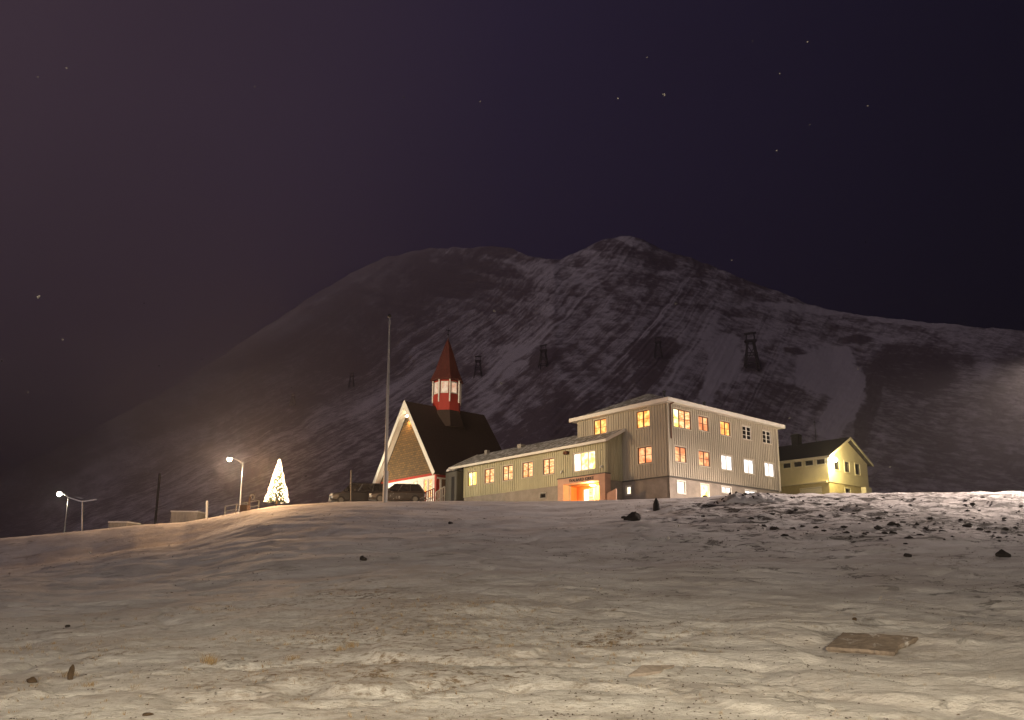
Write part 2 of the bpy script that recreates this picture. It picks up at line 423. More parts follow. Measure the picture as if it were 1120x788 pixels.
for (x, y, rx, ry, ro, k) in [(715, 382, 26, 14, -.2, .9), (712, 405, 20, 14, -.5, .55), (594, 392, 14, 12, 0, .7), (385, 405, 18, 8, -.2, .6), (610, 460, 60, 22, -.6, .6), (335, 440, 16, 6, -.2, .4), (940, 372, 16, 5, 0, .5), (870, 384, 14, 3, .1, .8),
                              (820, 400, 16, 9, .1, .5), (1000, 400, 60, 24, .1, .35), (520, 405, 12, 6, 0, .5), (950, 440, 9, 50, .35, .7), (840, 440, 40, 22, 0, .25), (500, 300, 60, 20, 0, .2)]:
    sn = sn-1.25*k*blob(x, y, rx, ry, ro)
snow_amt = np.clip(sn, 0, 1)
slope_k = np.clip(MT*6, 0, 1)*np.clip((1.02-MT)*12, 0.15, 1)
disp = ((g1-.5)*2.5*samp+(g2-.5)*2.2*samp+(big-.5)*9+(patchy-.5)*2+upper*(strata-.5)*7)*slope_k
MZ2 = MZ+disp*.75
mm, t, b = nodes('mountain_scree_and_snow')
at = t.nodes.new('ShaderNodeAttribute'); at.attribute_name = 'snow'
co = t.nodes.new('ShaderNodeTexCoord'); n = t.nodes.new('ShaderNodeTexNoise'); n.inputs['Scale'].default_value = .12; n.inputs['Detail'].default_value = 10; n.inputs['Roughness'].default_value = .75
t.links.new(co.outputs['Object'], n.inputs['Vector'])
ad = t.nodes.new('ShaderNodeMath'); ad.operation = 'MULTIPLY_ADD'; ad.inputs[1].default_value = 2.3; t.links.new(n.outputs['Fac'], ad.inputs[0])
sb = t.nodes.new('ShaderNodeMath'); sb.operation = 'SUBTRACT'; sb.inputs[1].default_value = 1.13; t.links.new(at.outputs['Fac'], sb.inputs[0]); t.links.new(sb.outputs[0], ad.inputs[2])
rp = t.nodes.new('ShaderNodeValToRGB'); rp.color_ramp.elements[0].position = .12; rp.color_ramp.elements[0].color = (.21, .165, .175, 1)
rp.color_ramp.elements[1].position = .75; rp.color_ramp.elements[1].color = (.70, .65, .66, 1)
t.links.new(ad.outputs[0], rp.inputs[0]); t.links.new(rp.outputs[0], b.inputs['Base Color'])
b.inputs['Roughness'].default_value = .9; b.inputs['Specular IOR Level'].default_value = .1
mountain = grid_mesh('mountain', MX, MY, MZ2, [mm], {'snow': snow_amt})
tag(mountain, 'dark mountainside streaked with snow above the valley', kind='structure')
_rho = MZ2/MY
def on_mountain(px, py):
    a0, r0 = px2(px, py); j = int(np.argmin(np.abs(ma-a0)))
    i = int(np.where(_rho[:, j] >= r0)[0][0]) if (_rho[:, j] >= r0).any() else 300
    return Vector((MX[i, j], MY[i, j], MZ2[i, j]))

# ------------------------------------------------------------------ materials
M = {}
M['clad'] = mat('sage_painted_boards', (.42, .375, .295), .6, .14, 1.2, (1, 1, .25), bump=.1)
M['cladA'] = mat('green_cream_boards', (.46, .43, .29), .6, .14, 1.2, (1, 1, .25), bump=.1)
M['plinth'] = mat('painted_concrete', (.27, .235, .20), .85, .22, 1.4, bump=.3)
M['white'] = mat('white_paint', (.74, .71, .64), .5, .06, 2)
M['trimtone'] = mat('pale_window_trim', (.50, .44, .35), .55, .08, 2)
M['roof_snow'] = mat('roof_dusted_with_snow', (.20, .19, .16), .8, .2, 2, snow=.35, snowscale=2.2)
M['roof_dark'] = mat('dark_roof_felt', (.022, .019, .018), .85, .3, 3, bump=.3)
M['brownframe'] = mat('brown_window_frame', (.13, .05, .025), .5, .1, 3)
M['red'] = mat('red_painted_boards', (.36, .035, .022), .55, .15, 2, (1, 1, .3), bump=.1)
M['shingle_roof'] = mat('weathered_roof_boards', (.045, .028, .022), .8, .35, 5, (1, 1, 3), bump=.4)
M['spire'] = mat('dark_red_roof_boards', (.085, .02, .015), .7, .25, 3, (1, 1, .3), bump=.3)
M['yellow'] = mat('yellow_render', (.60, .53, .33), .7, .08, 1.5)
M['cream'] = mat('cream_trim', (.66, .60, .42), .6, .06, 2)
M['grey'] = mat('grey_weathered_boards', (.085, .08, .07), .7, .18, 3, (1, 1, .2), bump=.2)
M['metal'] = mat('galvanised_steel', (.42, .41, .40), .45, .1, 5, metal=.6)
M['darkmetal'] = mat('dark_steel', (.03, .03, .032), .5, .15, 5, metal=.4)
M['wood'] = mat('brown_wood', (.16, .085, .045), .7, .25, 6, (1, 1, .3), bump=.3)
M['blackwood'] = mat('tarred_timber', (.012, .010, .010), .85, .3, 2, bump=.3)
M['glass'] = mat('dark_window_glass', (.02, .017, .015), .12, .4, 1.2, spec=.6)
M['polewhite'] = mat('pole_white_paint', (.40, .38, .36), .5, .06, 2)
M['lettering'] = mat('black_lettering', (.012, .01, .01), .5)
M['porchframe'] = mat('pink_painted_porch', (.52, .31, .22), .6, .1, 2, bump=.1)
M['orangewall'] = mat('orange_panel', (.62, .20, .05), .6, .1, 3, (1, 1, .3))
M['yellowwall'] = mat('pale_yellow_panel', (.80, .55, .22), .6, .08, 3, (1, 1, .3))
M['concrete'] = mat('old_concrete', (.30, .28, .25), .85, .2, 3, bump=.3)
M['snow'] = mat('fresh_snow', (.68, .67, .66), .85, .05, 2, bump=.3)
M['rock'] = mat('dark_stone', (.022, .018, .017), .9, .5, 5, bump=.5)
M['peat'] = mat('frozen_peat', (.055, .036, .022), .9, .5, 8, bump=.6)
M['orange'] = glow('lit_room_orange', (1.0, .56, .16), 1.9, (.95, .26, .045), 2.6)
M['salmon'] = glow('lit_room_behind_red_curtain', (1.0, .50, .22), 1.5, (.70, .20, .07), 2.4)
M['amber'] = glow('lit_room_blinds', (1.0, .66, .33), 1.55, (.85, .32, .10), 2.4, stretch=(1, 1, 3.2))
M['whitelit'] = glow('bright_room', (1.0, .95, .86), 2.2, (1.0, .78, .5), 2.2)
M['cleanwhite'] = glow('very_bright_room', (1.0, .97, .94), 1.9, (.55, .52, .56), 3.2, lo=.36, hi=.5)
M['yellowlit'] = glow('bright_hall', (1.0, .90, .52), 2.3, (1.0, .70, .12), 2.0)
M['bulb'] = emit('lamp_bulb', (1.0, .80, .52), 60)
M['bulbw'] = emit('lamp_bulb_cold', (1.0, .93, .76), 60)
M['flat'] = emit('ceiling_lamp', (1.0, .75, .40), 9)

# shingles for the church gable
def shingles():
    m, t, b = nodes('gable_shingles'); L = t.links.new
    co = t.nodes.new('ShaderNodeTexCoord'); sp = t.nodes.new('ShaderNodeSeparateXYZ'); L(co.outputs['Object'], sp.inputs[0])
    cb = t.nodes.new('ShaderNodeCombineXYZ'); L(sp.outputs['Y'], cb.inputs[0]); L(sp.outputs['Z'], cb.inputs[1])
    br = t.nodes.new('ShaderNodeTexBrick'); L(cb.outputs[0], br.inputs['Vector']); br.inputs['Scale'].default_value = 1.0
    br.inputs['Brick Width'].default_value = .50; br.inputs['Row Height'].default_value = .24; br.inputs['Mortar Size'].default_value = .018
    br.inputs['Color1'].default_value = (.18, .105, .038, 1); br.inputs['Color2'].default_value = (.10, .062, .028, 1); br.inputs['Mortar'].default_value = (.02, .014, .009, 1)
    n = t.nodes.new('ShaderNodeTexNoise'); n.inputs['Scale'].default_value = 1.6; n.inputs['Detail'].default_value = 7; L(co.outputs['Object'], n.inputs['Vector'])
    mx = t.nodes.new('ShaderNodeMix'); mx.data_type = 'RGBA'; mx.blend_type = 'MULTIPLY'; mx.inputs[0].default_value = .7
    r = t.nodes.new('ShaderNodeValToRGB'); r.color_ramp.elements[0].color = (.45, .5, .4, 1); r.color_ramp.elements[1].color = (1.25, 1.2, 1.1, 1); L(n.outputs['Fac'], r.inputs[0])
    L(br.outputs['Color'], mx.inputs[6]); L(r.outputs[0], mx.inputs[7]); L(mx.outputs[2], b.inputs['Base Color'])
    bn = t.nodes.new('ShaderNodeBump'); bn.inputs['Strength'].default_value = .6; bn.inputs['Distance'].default_value = .04; L(br.outputs['Fac'], bn.inputs['Height']); bn.invert = True
    L(bn.outputs[0], b.inputs['Normal']); b.inputs['Roughness'].default_value = .8
    return m
M['shingles'] = shingles()

# ------------------------------------------------------------------ building frame: u along the long front, v away to the left
TH = R(39.435); C0 = Vector((11.98, 55.68, 0))
DR = Vector((math.cos(TH), math.sin(TH), 0)); DL = Vector((-math.sin(TH), math.cos(TH), 0))
def F(u, v, z): return C0+DR*u+DL*v+Vector((0, 0, z))
def frame_thing(name, u, v, z, label, cat, group=None):
    o = empty(name, F(u, v, z), TH, label, cat, group); o['_o'] = 0; del o['_o']; return o, (u, v, z)

def wall_cells(mb, plane, p, a0, a1, z0, z1, holes, thick, out):
    """rectangular wall in plane u=p or v=p with real openings; thick goes inward from p (out = outward sign)"""
    xs = sorted({a0, a1, *[min(max(h[0], a0), a1) for h in holes], *[min(max(h[1], a0), a1) for h in holes]})
    zs = sorted({z0, z1, *[min(max(h[2], z0), z1) for h in holes], *[min(max(h[3], z0), z1) for h in holes]})
    for i in range(len(xs)-1):
        for j in range(len(zs)-1):
            cx = (xs[i]+xs[i+1])/2; cz = (zs[j]+zs[j+1])/2
            if any(h[0] < cx < h[1] and h[2] < cz < h[3] for h in holes): continue
            q = p-out*thick
            if plane == 'u': mb.box((p, xs[i], zs[j]), (q, xs[i+1], zs[j+1]))
            else: mb.box((xs[i], p, zs[j]), (xs[i+1], q, zs[j+1]))
def battens(mb, plane, p, a0, a1, z0f, z1f, holes, out, step=.27, w=.06, d=.055):
    n = int(abs(a1-a0)/step); lo, hi = min(a0, a1), max(a0, a1)
    for i in range(n+1):
        a = lo+w+(hi-lo-2*w)*i/n; z0 = z0f; z1 = z1f(a) if callable(z1f) else z1f
        segs = [(z0, z1)]
        for h in holes:
            if h[0]-.13 < a < h[1]+.13:
                ns_ = []
                for (s, e_) in segs:
                    if h[3]+.1 <= s or h[2]-.1 >= e_: ns_.append((s, e_)); continue
                    if h[2]-.1 > s: ns_.append((s, h[2]-.1))
                    if h[3]+.1 < e_: ns_.append((h[3]+.1, e_))
                segs = ns_
        for (s, e_) in segs:
            if e_-s < .05: continue
            if plane == 'u': mb.box((p+out*.001, a-w/2, s), (p+out*d, a+w/2, e_))
            else: mb.box((a-w/2, p+out*.001, s), (a+w/2, p+out*d, e_))
def window(root, org, plane, p, a0, a1, z0, z1, out, pane, npanes=2, frame=None, trim=None, hbars=0, label=None):
    """window part = outer trim + sash; children: panes"""
    frame = frame or M['brownframe']; trim = trim or M['trimtone']
    def bx(mb, aa, ab, za, zb, d0, d1):
        if plane == 'u': mb.box((p+out*d0, aa, za), (p+out*d1, ab, zb))
        else: mb.box((aa, p+out*d0, za), (ab, p+out*d1, zb))
    w = .085; k = MB()
    bx(k, a0-w, a0, z0-w, z1+w, -.10, .045); bx(k, a1, a1+w, z0-w, z1+w, -.10, .045)
    bx(k, a0, a1, z1, z1+w, -.10, .048); bx(k, a0, a1, z0-w, z0, -.10, .07)
    wob = k.build('window', trim, root, org)
    if label: wob['label'] = label
    s = MB(); f = .06
    for i in range(npanes):
        c0 = a0+(a1-a0)*i/npanes; c1 = a0+(a1-a0)*(i+1)/npanes
        bx(s, c0+.001, c0+f, z0+.001, z1-.001, -.085, -.03); bx(s, c1-f, c1-.001, z0+.001, z1-.001, -.085, -.03)
        bx(s, c0+f, c1-f, z1-f, z1-.001, -.085, -.03); bx(s, c0+f, c1-f, z0+.001, z0+f, -.085, -.03)
        for q in range(hbars):
            zz = z0+(z1-z0)*(q+1)/(hbars+1); bx(s, c0+f, c1-f, zz-.018, zz+.018, -.08, -.035)
    s.build('sash', frame, wob)
    wob.children[0].location = (0, 0, 0)
    ch = wob.children[0]; 
    for vtx in ch.data.vertices: vtx.co = vtx.co-Vector(org)
    for i in range(npanes):
        c0 = a0+(a1-a0)*i/npanes+f*.6; c1 = a0+(a1-a0)*(i+1)/npanes-f*.6
        g = MB(); bx(g, c0, c1, z0+f*.6, z1-f*.6, -.075, -.065)
        pm = pane[i] if isinstance(pane, (list, tuple)) else pane
        g.build('pane', pm, wob, org)
    return wob

# ================================================================== MAIN HOUSE
root, org = frame_thing('long_house', 7.8, 4.9, 5.0, 'three storey pale boarded house with hipped roof and rows of lit windows', 'house')
LA, LB, ZF, ZE, ZG = 9.85, 15.5, 7.5, 13.2, 4.2
hl = [(6.42, 7.85, 11.62, 13.0), (1.75, 3.1, 11.60, 12.95), (1.65, 3.05, 8.70, 10.02)]
hlb = [(3.93, 4.40, 6.40, 7.05)]
hr = [(.70, 2.88, 11.40, 12.88), (3.85, 5.18, 11.55, 12.72), (6.82, 8.18, 11.55, 12.72), (9.98, 11.32, 11.58, 12.74), (13.05, 14.4, 11.60, 12.74),
      (.74, 2.12, 8.68, 9.88), (3.7, 5.16, 8.66, 9.86), (6.72, 8.26, 8.64, 9.85), (9.95, 11.4, 8.64, 9.84), (13.1, 14.6, 8.66, 9.86)]
hrb = [(.96, 1.88, 6.28, 7.18), (3.9, 4.9, 6.1, 7.18), (6.7, 7.95, 6.76, 7.22), (10.0, 11.6, 6.76, 7.18)]
w = MB()
wall_cells(w, 'u', 0, .001, LA, ZF, ZE, hl, .2, -1); wall_cells(w, 'v', 0, 0, LB, ZF, ZE, hr, .2, -1)
w.box((LB-.2, .2, ZF), (LB, LA, ZE)); w.box((.2, LA-.2, ZF), (LB-.2, LA, ZE))
battens(w, 'u', 0, .12, LA-.1, ZF+.02, ZE-.02, hl, -1); battens(w, 'v', 0, .12, LB-.12, ZF+.02, ZE-.02, hr, -1)
battens(w, 'u', LB, .12, LA-.1, ZF+.02, ZE-.02, [], 1)
w.build('wall', M['clad'], root, org)
w = MB()
wall_cells(w, 'u', .05, .051, LA-.05, ZG, ZF-.003, hlb, .25, -1); wall_cells(w, 'v', .05, .05, LB-.05, ZG, ZF-.003, hrb, .25, -1)
w.box((LB-.3, .3, ZG), (LB-.05, LA-.05, ZF-.003)); w.box((.3, LA-.3, ZG), (LB-.3, LA-.05, ZF-.003))
w.build('foundation_wall', M['plinth'], root, org)
w = MB()
w.box((-.05, -.05, ZF-.08), (-.02, LA, ZF+.015)); w.box((-.02, -.05, ZF-.08), (LB+.05, -.02, ZF+.015)); w.build('base_trim', M['grey'], root, org)
# floor slabs keep the walls light tight
w = MB(); w.box((.21, .21, 10.4), (LB-.21, LA-.21, 10.6)); w.box((.3, .3, 7.3), (LB-.3, LA-.3, 7.45)); w.build('floor', M['plinth'], root, org)
for (a, b_) in ((-.02, -.02), (LB-.12, -.02)):
    w = MB(); w.box((a-.02, b_-.03, ZF), (a+.14, b_+.09, ZE)); w.build('corner_board', M['clad'], root, org)
# roof (hip)
o_ = .5; zr = 15.45; ov = ZE+.22
ra = (LA/2+.0-1.2, LA/2, zr); rb = (LB-LA/2+1.2, LA/2, zr)
w = MB()
c4 = [(-o_, -o_, ov), (LB+o_, -o_, ov), (LB+o_, LA+o_, ov), (-o_, LA+o_, ov)]
w.add(c4+[ra, rb]+[(x, y, z-.12) for (x, y, z) in c4], [(0, 1, 5, 4), (1, 2, 5), (2, 3, 4, 5), (3, 0, 4), (0, 6, 7, 1), (1, 7, 8, 2), (2, 8, 9, 3), (3, 9, 6, 0), (6, 9, 8, 7)])
rf = w.build('roof', M['roof_snow'], root, org)
w = MB(); w.lathe((4.6, 3.9, 14.8), [(.09, 0), (.09, .75), (.14, .75), (.14, .85), (.02, .92)], 8); w.build('vent_pipe', M['darkmetal'], rf, org); w = MB()
w.lathe((11.6, 4.9, 15.3), [(.12, 0), (.12, .5), (.17, .5), (.17, .6), (.02, .68)], 8); w.build('vent_pipe', M['darkmetal'], rf, org)
w = MB(); fz0, fz1 = ZE-.02, ov+.07
w.box((-o_-.03, -o_-.03, fz0), (LB+o_+.03, -o_, fz1)); w.box((-o_-.03, LA+o_, fz0), (LB+o_+.03, LA+o_+.03, fz1))
w.box((-o_-.03, -o_, fz0), (-o_, LA+o_, fz1)); w.box((LB+o_, -o_, fz0), (LB+o_+.03, LA+o_, fz1)); w.build('fascia', M['white'], root, org)
w = MB(); w.box((-o_, -o_, ZE), (LB+o_, LA+o_, ZE+.02)); w.build('soffit', M['white'], root, org)
w = MB(); w.bar((.25, -.10, 13.1), (.25, -.10, 10.4), .11, n=8); w.bar((.25, -.10, 13.1), (.25, -.45, 13.2), .11, n=8); w.build('downpipe_and_shade_strip', M['brownframe'], root, org)  # brown pipe added in place of a dark shadow strip at the corner
w = MB(); w.bar((LB-.35, -.08, 13.1), (LB-.35, -.08, 5.5), .09, n=8); w.build('downpipe_and_shade_strip', M['clad'], root, org)
wm = [M['orange'], M['orange'], M['salmon']]
for h, p_ in zip(hl, wm): window(root, org, 'u', 0, *h, -1, p_, 2, hbars=1)
window(root, org, 'u', .05, *hlb[0], -1, M['whitelit'], 1, frame=M['white'], label='small square basement window shining white')
pans = [[M['yellowlit'], M['amber'], M['amber']], M['salmon'], M['orange'], M['glass'], M['glass'], M['salmon'], M['salmon'], M['cleanwhite'], M['cleanwhite'], M['cleanwhite']]
for i, (h, p_) in enumerate(zip(hr, pans)):
    window(root, org, 'v', 0, *h, -1, p_, 3 if i == 0 else 2, hbars=2 if p_ is M['glass'] else (1 if i < 7 else 0), frame=M['white'] if i > 6 or p_ is M['glass'] else None,
           label='unlit window with dark panes' if p_ is M['glass'] else ('window shining bright white' if i > 6 else None))
for i, h in enumerate(hrb):
    window(root, org, 'v', .05, *h, -1, [M['whitelit'], M['yellowlit'], M['cleanwhite'], M['cleanwhite']][i], 1 if i < 2 else 2, frame=M['white'], trim=M['white'])
w = MB(); w.lathe((4.4, -.12, 6.0), [(.02, 0), (.11, .03), (.13, .12), (.08, .2), (.02, .22)], 10); w.build('lamp', M['bulb'], root, org)
l_ = lamp('basement_lamp_light', 'POINT', (4.4-org[0], -.35-org[1], 6.1-org[2]), 22, (1, .62, .3), root, .1)

# ================================================================== ANNEX
root, org = frame_thing('annex', 1.0, 14, 5.2, 'long low green cream wing with five small lit windows and a bright orange entrance', 'building')
AU = -1.9; V0, V1 = 4.72, 24.1; AE = 10.72
ha = [(21.92, 23.3, 8.60, 9.95), (19.15, 20.6, 8.60, 9.95), (16.4, 17.8, 8.60, 9.95), (13.6, 15.0, 8.60, 9.95), (10.8, 12.2, 8.60, 9.95), (5.92, 8.42, 8.48, 9.98)]
hole = (5.0, 9.1, 5.0, 7.42)
w = MB()
wall_cells(w, 'u', AU, V0, V1, ZF, AE, ha, .2, -1)
# gable ends follow the roof
AR, AZ = 1.3, 12.25
def roofz(u): return AE+.02+(AZ-AE)*(1-abs(u-AR)/(AR-AU))
for (va, vb) in ((V0, V0+.2), (V1-.2, V1)):
    pts = [(AU+.201 if True else AU, va, ZF), (4.5, va, ZF), (4.5, va, AE), (AR, va, AZ-.05), (AU+.201, va, roofz(AU+.2)-.06)]
    if va < 5: pts = [(AU+.201, va, ZF), (-.004, va, ZF), (-.004, va, roofz(0)-.06), (AU+.201, va, roofz(AU+.2)-.06)]
    w.prism(pts, (0, vb-va, 0))
w.box((AU, V0, ZF), (AU+.2, V0+.001, AE))
w.box((4.3, LA+.06, ZF), (4.5, V1-.2, AE))
battens(w, 'u', AU, V0+.05, V1-.05, ZF+.02, AE-.02, ha, -1)
battens(w, 'v', V0, AU+.05, -.05, ZF+.02, lambda a: roofz(a)-.1, [], -1)
w.build('wall', M['cladA'], root, org)
w = MB(); wall_cells(w, 'u', AU+.05, V0+.05, V1-.05, 4.4, ZF-.003, [hole, (11.9, 12.7, 6.55, 7.05)], .25, -1)
w.box((AU+.3, V0+.05, 4.4), (-.004, V0+.3, ZF-.003)); w.box((AU+.3, V1-.3, 4.4), (4.4, V1-.05, ZF-.003)); w.build('foundation_wall', M['plinth'], root, org)
window(root, org, 'u', AU+.05, 11.95, 12.65, 6.6, 7.0, -1, M['glass'], 1, frame=M['grey'], trim=M['concrete'], label='small dark vent hatch in the foundation')
w = MB(); w.box((AU+.3, 9.9, ZF-.2), (4.3, V1-.3, ZF-.05)); w.box((AU+.3, V0+.3, ZF-.05), (-.2, 9.9, ZF)); w.build('floor', M['plinth'], root, org)
# roof
w = MB(); e0 = AU-.45; ze = AE-.02
def slab(p0, p1, va, vb, th=.14):
    (ua, za), (ub, zb) = p0, p1
    w.add([(ua, va, za), (ub, va, zb), (ub, vb, zb), (ua, vb, za), (ua, va, za+th), (ub, va, zb+th), (ub, vb, zb+th), (ua, vb, za+th)],
          [(0, 3, 2, 1), (4, 5, 6, 7), (0, 1, 5, 4), (1, 2, 6, 5), (2, 3, 7, 6), (3, 0, 4, 7)])
slope = (AZ-AE)/(AR-AU)
slab((e0, AE-.45*slope), (-.004, roofz(0)), 4.35, LA+.01); slab((e0, AE-.45*slope), (AR, AZ), LA+.01, 26.1)
slab((AR, AZ), (4.95, AE-.3), LA+.01, 26.1)
arf = w.build('roof', M['roof_snow'], root, org)
w = MB(); w.box((.6, 18.2, 12.0), (1.2, 18.8, 12.45)); w.build('roof_vent', M['concrete'], arf, org); w = MB(); w.box((.9, 24.0, 12.2), (1.3, 24.4, 12.62)); w.build('roof_vent', M['concrete'], arf, org)
w = MB(); zf = AE-.45*slope
w.box((e0-.03, 4.32, zf-.05), (e0, 26.1, zf+.17))
w.add([(e0, 4.32, zf-.06), (-.004, 4.32, roofz(0)-.08), (-.004, 4.32, roofz(0)+.22), (e0, 4.32, zf+.2), (e0, 4.349, zf-.06), (-.004, 4.349, roofz(0)-.08), (-.004, 4.349, roofz(0)+.22), (e0, 4.349, zf+.2)],
      [(0, 1, 2, 3), (4, 7, 6, 5), (0, 4, 5, 1), (1, 5, 6, 2), (2, 6, 7, 3), (3, 7, 4, 0)])
w.add([(e0, 26.11, zf-.06), (AR, 26.11, AZ-.06), (AR, 26.11, AZ+.2), (e0, 26.11, zf+.2), (e0, 26.14, zf-.06), (AR, 26.14, AZ-.06), (AR, 26.14, AZ+.2), (e0, 26.14, zf+.2)],
      [(0, 1, 2, 3), (4, 7, 6, 5), (0, 4, 5, 1), (1, 5, 6, 2), (2, 6, 7, 3), (3, 7, 4, 0)])
w.build('fascia', M['white'], root, org)
for i, h in enumerate(ha):
    window(root, org, 'u', AU, *h, -1, [M['yellowlit'], M['amber'], M['amber'], M['amber'], M['amber'], [M['yellowlit'], M['yellowlit'], M['whitelit']]][i],
           3 if i == 5 else 2, hbars=1 if i in (1, 2, 3, 4) else 0, frame=M['white'] if i == 5 else None, label='wide three pane window shining yellow' if i == 5 else None)
# porch frame
w = MB(); pu = -2.5
w.box((pu, 4.35, 4.6), (AU+.04, 5.0, 7.9)); w.box((pu, 9.1, 4.6), (AU+.04, 9.75, 7.9)); w.box((pu, 5.0, 7.42), (AU+.04, 9.1, 7.9)); w.build('porch', M['porchframe'], root, org)
w = MB(); w.box((pu-.05, 4.3, 7.9), (AU+.04, 9.8, 7.98)); w.build('porch_cap', M['grey'], root, org)
w = MB(); w.box((AU+.05, 5.0, 5.1), (AU+1.5, 9.1, 5.2)); w.box((AU+.30, 5.0, 7.3), (AU+1.5, 9.1, 7.4)); w.box((AU+.3, 9.1, 5.1), (AU+1.5, 9.15, 7.4)); w.build('porch_lining', M['orangewall'], root, org)
w = MB(); w.box((AU+1.0, 4.95, 5.1), (AU+1.1, 7.2, 7.3)); w.box((AU+.3, 4.95, 5.1), (AU+1.0, 5.0, 7.3)); w.build('porch_back_wall', M['yellowwall'], root, org)
w = MB(); w.box((AU+1.0, 7.2, 5.1), (AU+1.1, 9.1, 7.3)); w.build('porch_back_wall', M['orangewall'], root, org)
w = MB(); w.box((AU+.92, 7.0, 5.2), (AU+.98, 8.2, 7.05)); dr_ = w.build('door', M['white'], root, org)
for (a, b_) in ((7.08, 7.55), (7.65, 8.12)):
    for k in range(3):
        w = MB(); w.box((AU+.89, a, 5.45+k*.55), (AU+.915, b_, 5.9+k*.55)); w.build('door_pane', M['amber'] if b_ < 8 else M['whitelit'], dr_, org)
w = MB(); w.lathe((AU+.45, 6.7, 7.2), [(.2, 0), (.26, .03), (.26, .1)], 14); w.build('ceiling_lamp', M['flat'], root, org)
lamp('porch_light', 'POINT', (AU+.1-org[0], 6.6-org[1], 6.95-org[2]), 420, (1, .58, .22), root, .15)
for (v, z) in ((9.75, 8.62), (5.15, 8.58)):
    w = MB(); w.box((AU-.16, v-.06, z-.05), (AU-.03, v+.06, z+.09)); w.lathe((AU-.2, v, z-.14), [(.05, 0), (.08, .03), (.08, .14)], 8); w.build('wall_lamp', M['white'], root, org)
w = MB(); w.box((AU-.34, 8.95, 10.0), (AU-.04, 9.3, 10.28)); w.bar((AU-.34, 9.12, 10.14), (AU-.5, 9.2, 10.08), .12, n=8); w.build('floodlight', M['brownframe'], root, org)
# sloping cheek wall of the basement steps
w = MB(); w.prism([(-2.35, 3.35, 5.2), (-2.35, 3.35, 6.62), (-2.35, 4.32, 6.32), (-2.35, 5.3 if False else 4.34, 5.2)], (.12, 0, 0)); w.build('step_wall', M['porchframe'], root, org)
# lettering
cu = bpy.data.curves.new('t', 'FONT'); cu.body = 'SVALBARD KIRKE'; cu.size = .34; cu.extrude = .012; cu.offset = .008; cu.space_character = 1.05
to = bpy.data.objects.new('t', cu); COL.objects.link(to); bpy.context.view_layer.update()
dg = bpy.context.evaluated_depsgraph_get(); tm = bpy.data.meshes.new_from_object(to.evaluated_get(dg)); bpy.data.objects.remove(to)
xs_ = [v.co.x for v in tm.vertices]; wx = max(xs_)-min(xs_)
for v in tm.vertices:
    x, y, z = v.co; v.co = (pu-.014-z-org[0], 8.35-(x-min(xs_))*2.8/wx-org[1], 7.55+y*.95-org[2])
lt = bpy.data.objects.new('lettering', tm); COL.objects.link(lt); lt.parent = root; tm.materials.clear(); tm.materials.append(M['lettering'])

# link shed between wing and church
root, org = frame_thing('entrance_shed', -1.2, 25.2, 5.8, 'dark grey boarded lean-to closing the gap between church and long wing', 'shed')
w = MB(); w.box((-2.7, 24.15, 5.8), (1.2, 26.1, 10.1)); battens(w, 'u', -2.7, 24.2, 26.05, 5.9, 10.0, [], -1, .22, .05, .025); battens(w, 'v', 24.15, -2.65, -2.0, 5.9, 10.0, [], -1, .22, .05, .025); w.build('wall', M['grey'], root, org)
w = MB(); w.box((-2.9, 23.95 if False else 24.14, 10.1), (1.2, 26.2, 10.2)); w.build('roof', M['roof_dark'], root, org)
w = MB(); w.box((-2.73, 24.5, 5.8), (-2.705, 25.0, 9.6)); w.build('door', M['blackwood'], root, org)
for k in range(7):
    pass
sl = MB(); sl.ball((-2.4, 25.9, 10.25), .34, 8); sl.ball((-1.9, 25.6, 10.2), .4, 8); sl.ball((-1.2, 25.7, 10.22), .45, 8)
sl.build('snow_cap', M['snow'], root, org, True)

# ================================================================== CHURCH
root, org = frame_thing('church', 1.3, 32.3, 6.0, 'red and white wooden church with steep dark gable roof and pointed turret', 'church')
VC, HW, UZ = 32.3, 5.95, 10.15; UF, UB = -3.35, 6.5; AP = 18.1
w = MB()   # shingled gable
w.prism([(UF, VC-HW+.25, UZ), (UF, VC+HW-.25, UZ), (UF, VC, AP-.25)], (.15, 0, 0)); w.build('gable', M['shingles'], root, org)
w = MB(); w.prism([(UB-.25, VC-HW+.25, UZ), (UB-.25, VC+HW-.25, UZ), (UB-.25, VC, AP-.25)], (.15, 0, 0)); w.build('rear_gable', M['shingle_roof'], root, org)
w = MB()
fh = [(27.5, 28.25, 7.7, 9.65), (28.5, 29.1, 7.7, 9.65), (30.45, 31.05, 7.7, 9.6), (33.2, 33.9, 7.7, 9.6), (34.2, 34.9, 7.7, 9.6)]
wall_cells(w, 'u', UF+.02, 27.05, 37.55, 5.6, UZ-.2, fh, .2, -1)
for z in np.arange(5.8, 9.9, .19):
    pass
w.build('front_wall', M['white'], root, org)
w = MB(); w.box((UF-.06, 26.75, UZ-.2), (UF+.1, 37.85, UZ+.03)); w.box((UF-.05, 26.75, 5.6), (UF+.3, 27.05, UZ-.2)); w.box((UF-.05, 37.55, 5.6), (UF+.3, 37.85, UZ-.2)); w.build('trim', M['red'], root, org)
w = MB(); w.box((UF+.3, 26.75, 5.6), (UB-.1, 26.95, UZ)); w.box((UF+.3, 37.65, 5.6), (UB-.1, 37.85, UZ)); w.box((UB-.3, 26.95, 5.6), (UB-.1, 37.65, UZ)); w.build('side_wall', M['red'], root, org)
for i, h in enumerate(fh): window(root, org, 'u', UF+.02, *h, -1, [M['amber'], M['orange'], M['yellowlit'], M['amber'], M['orange']][i], 1, hbars=2, trim=M['white'], frame=M['white'])
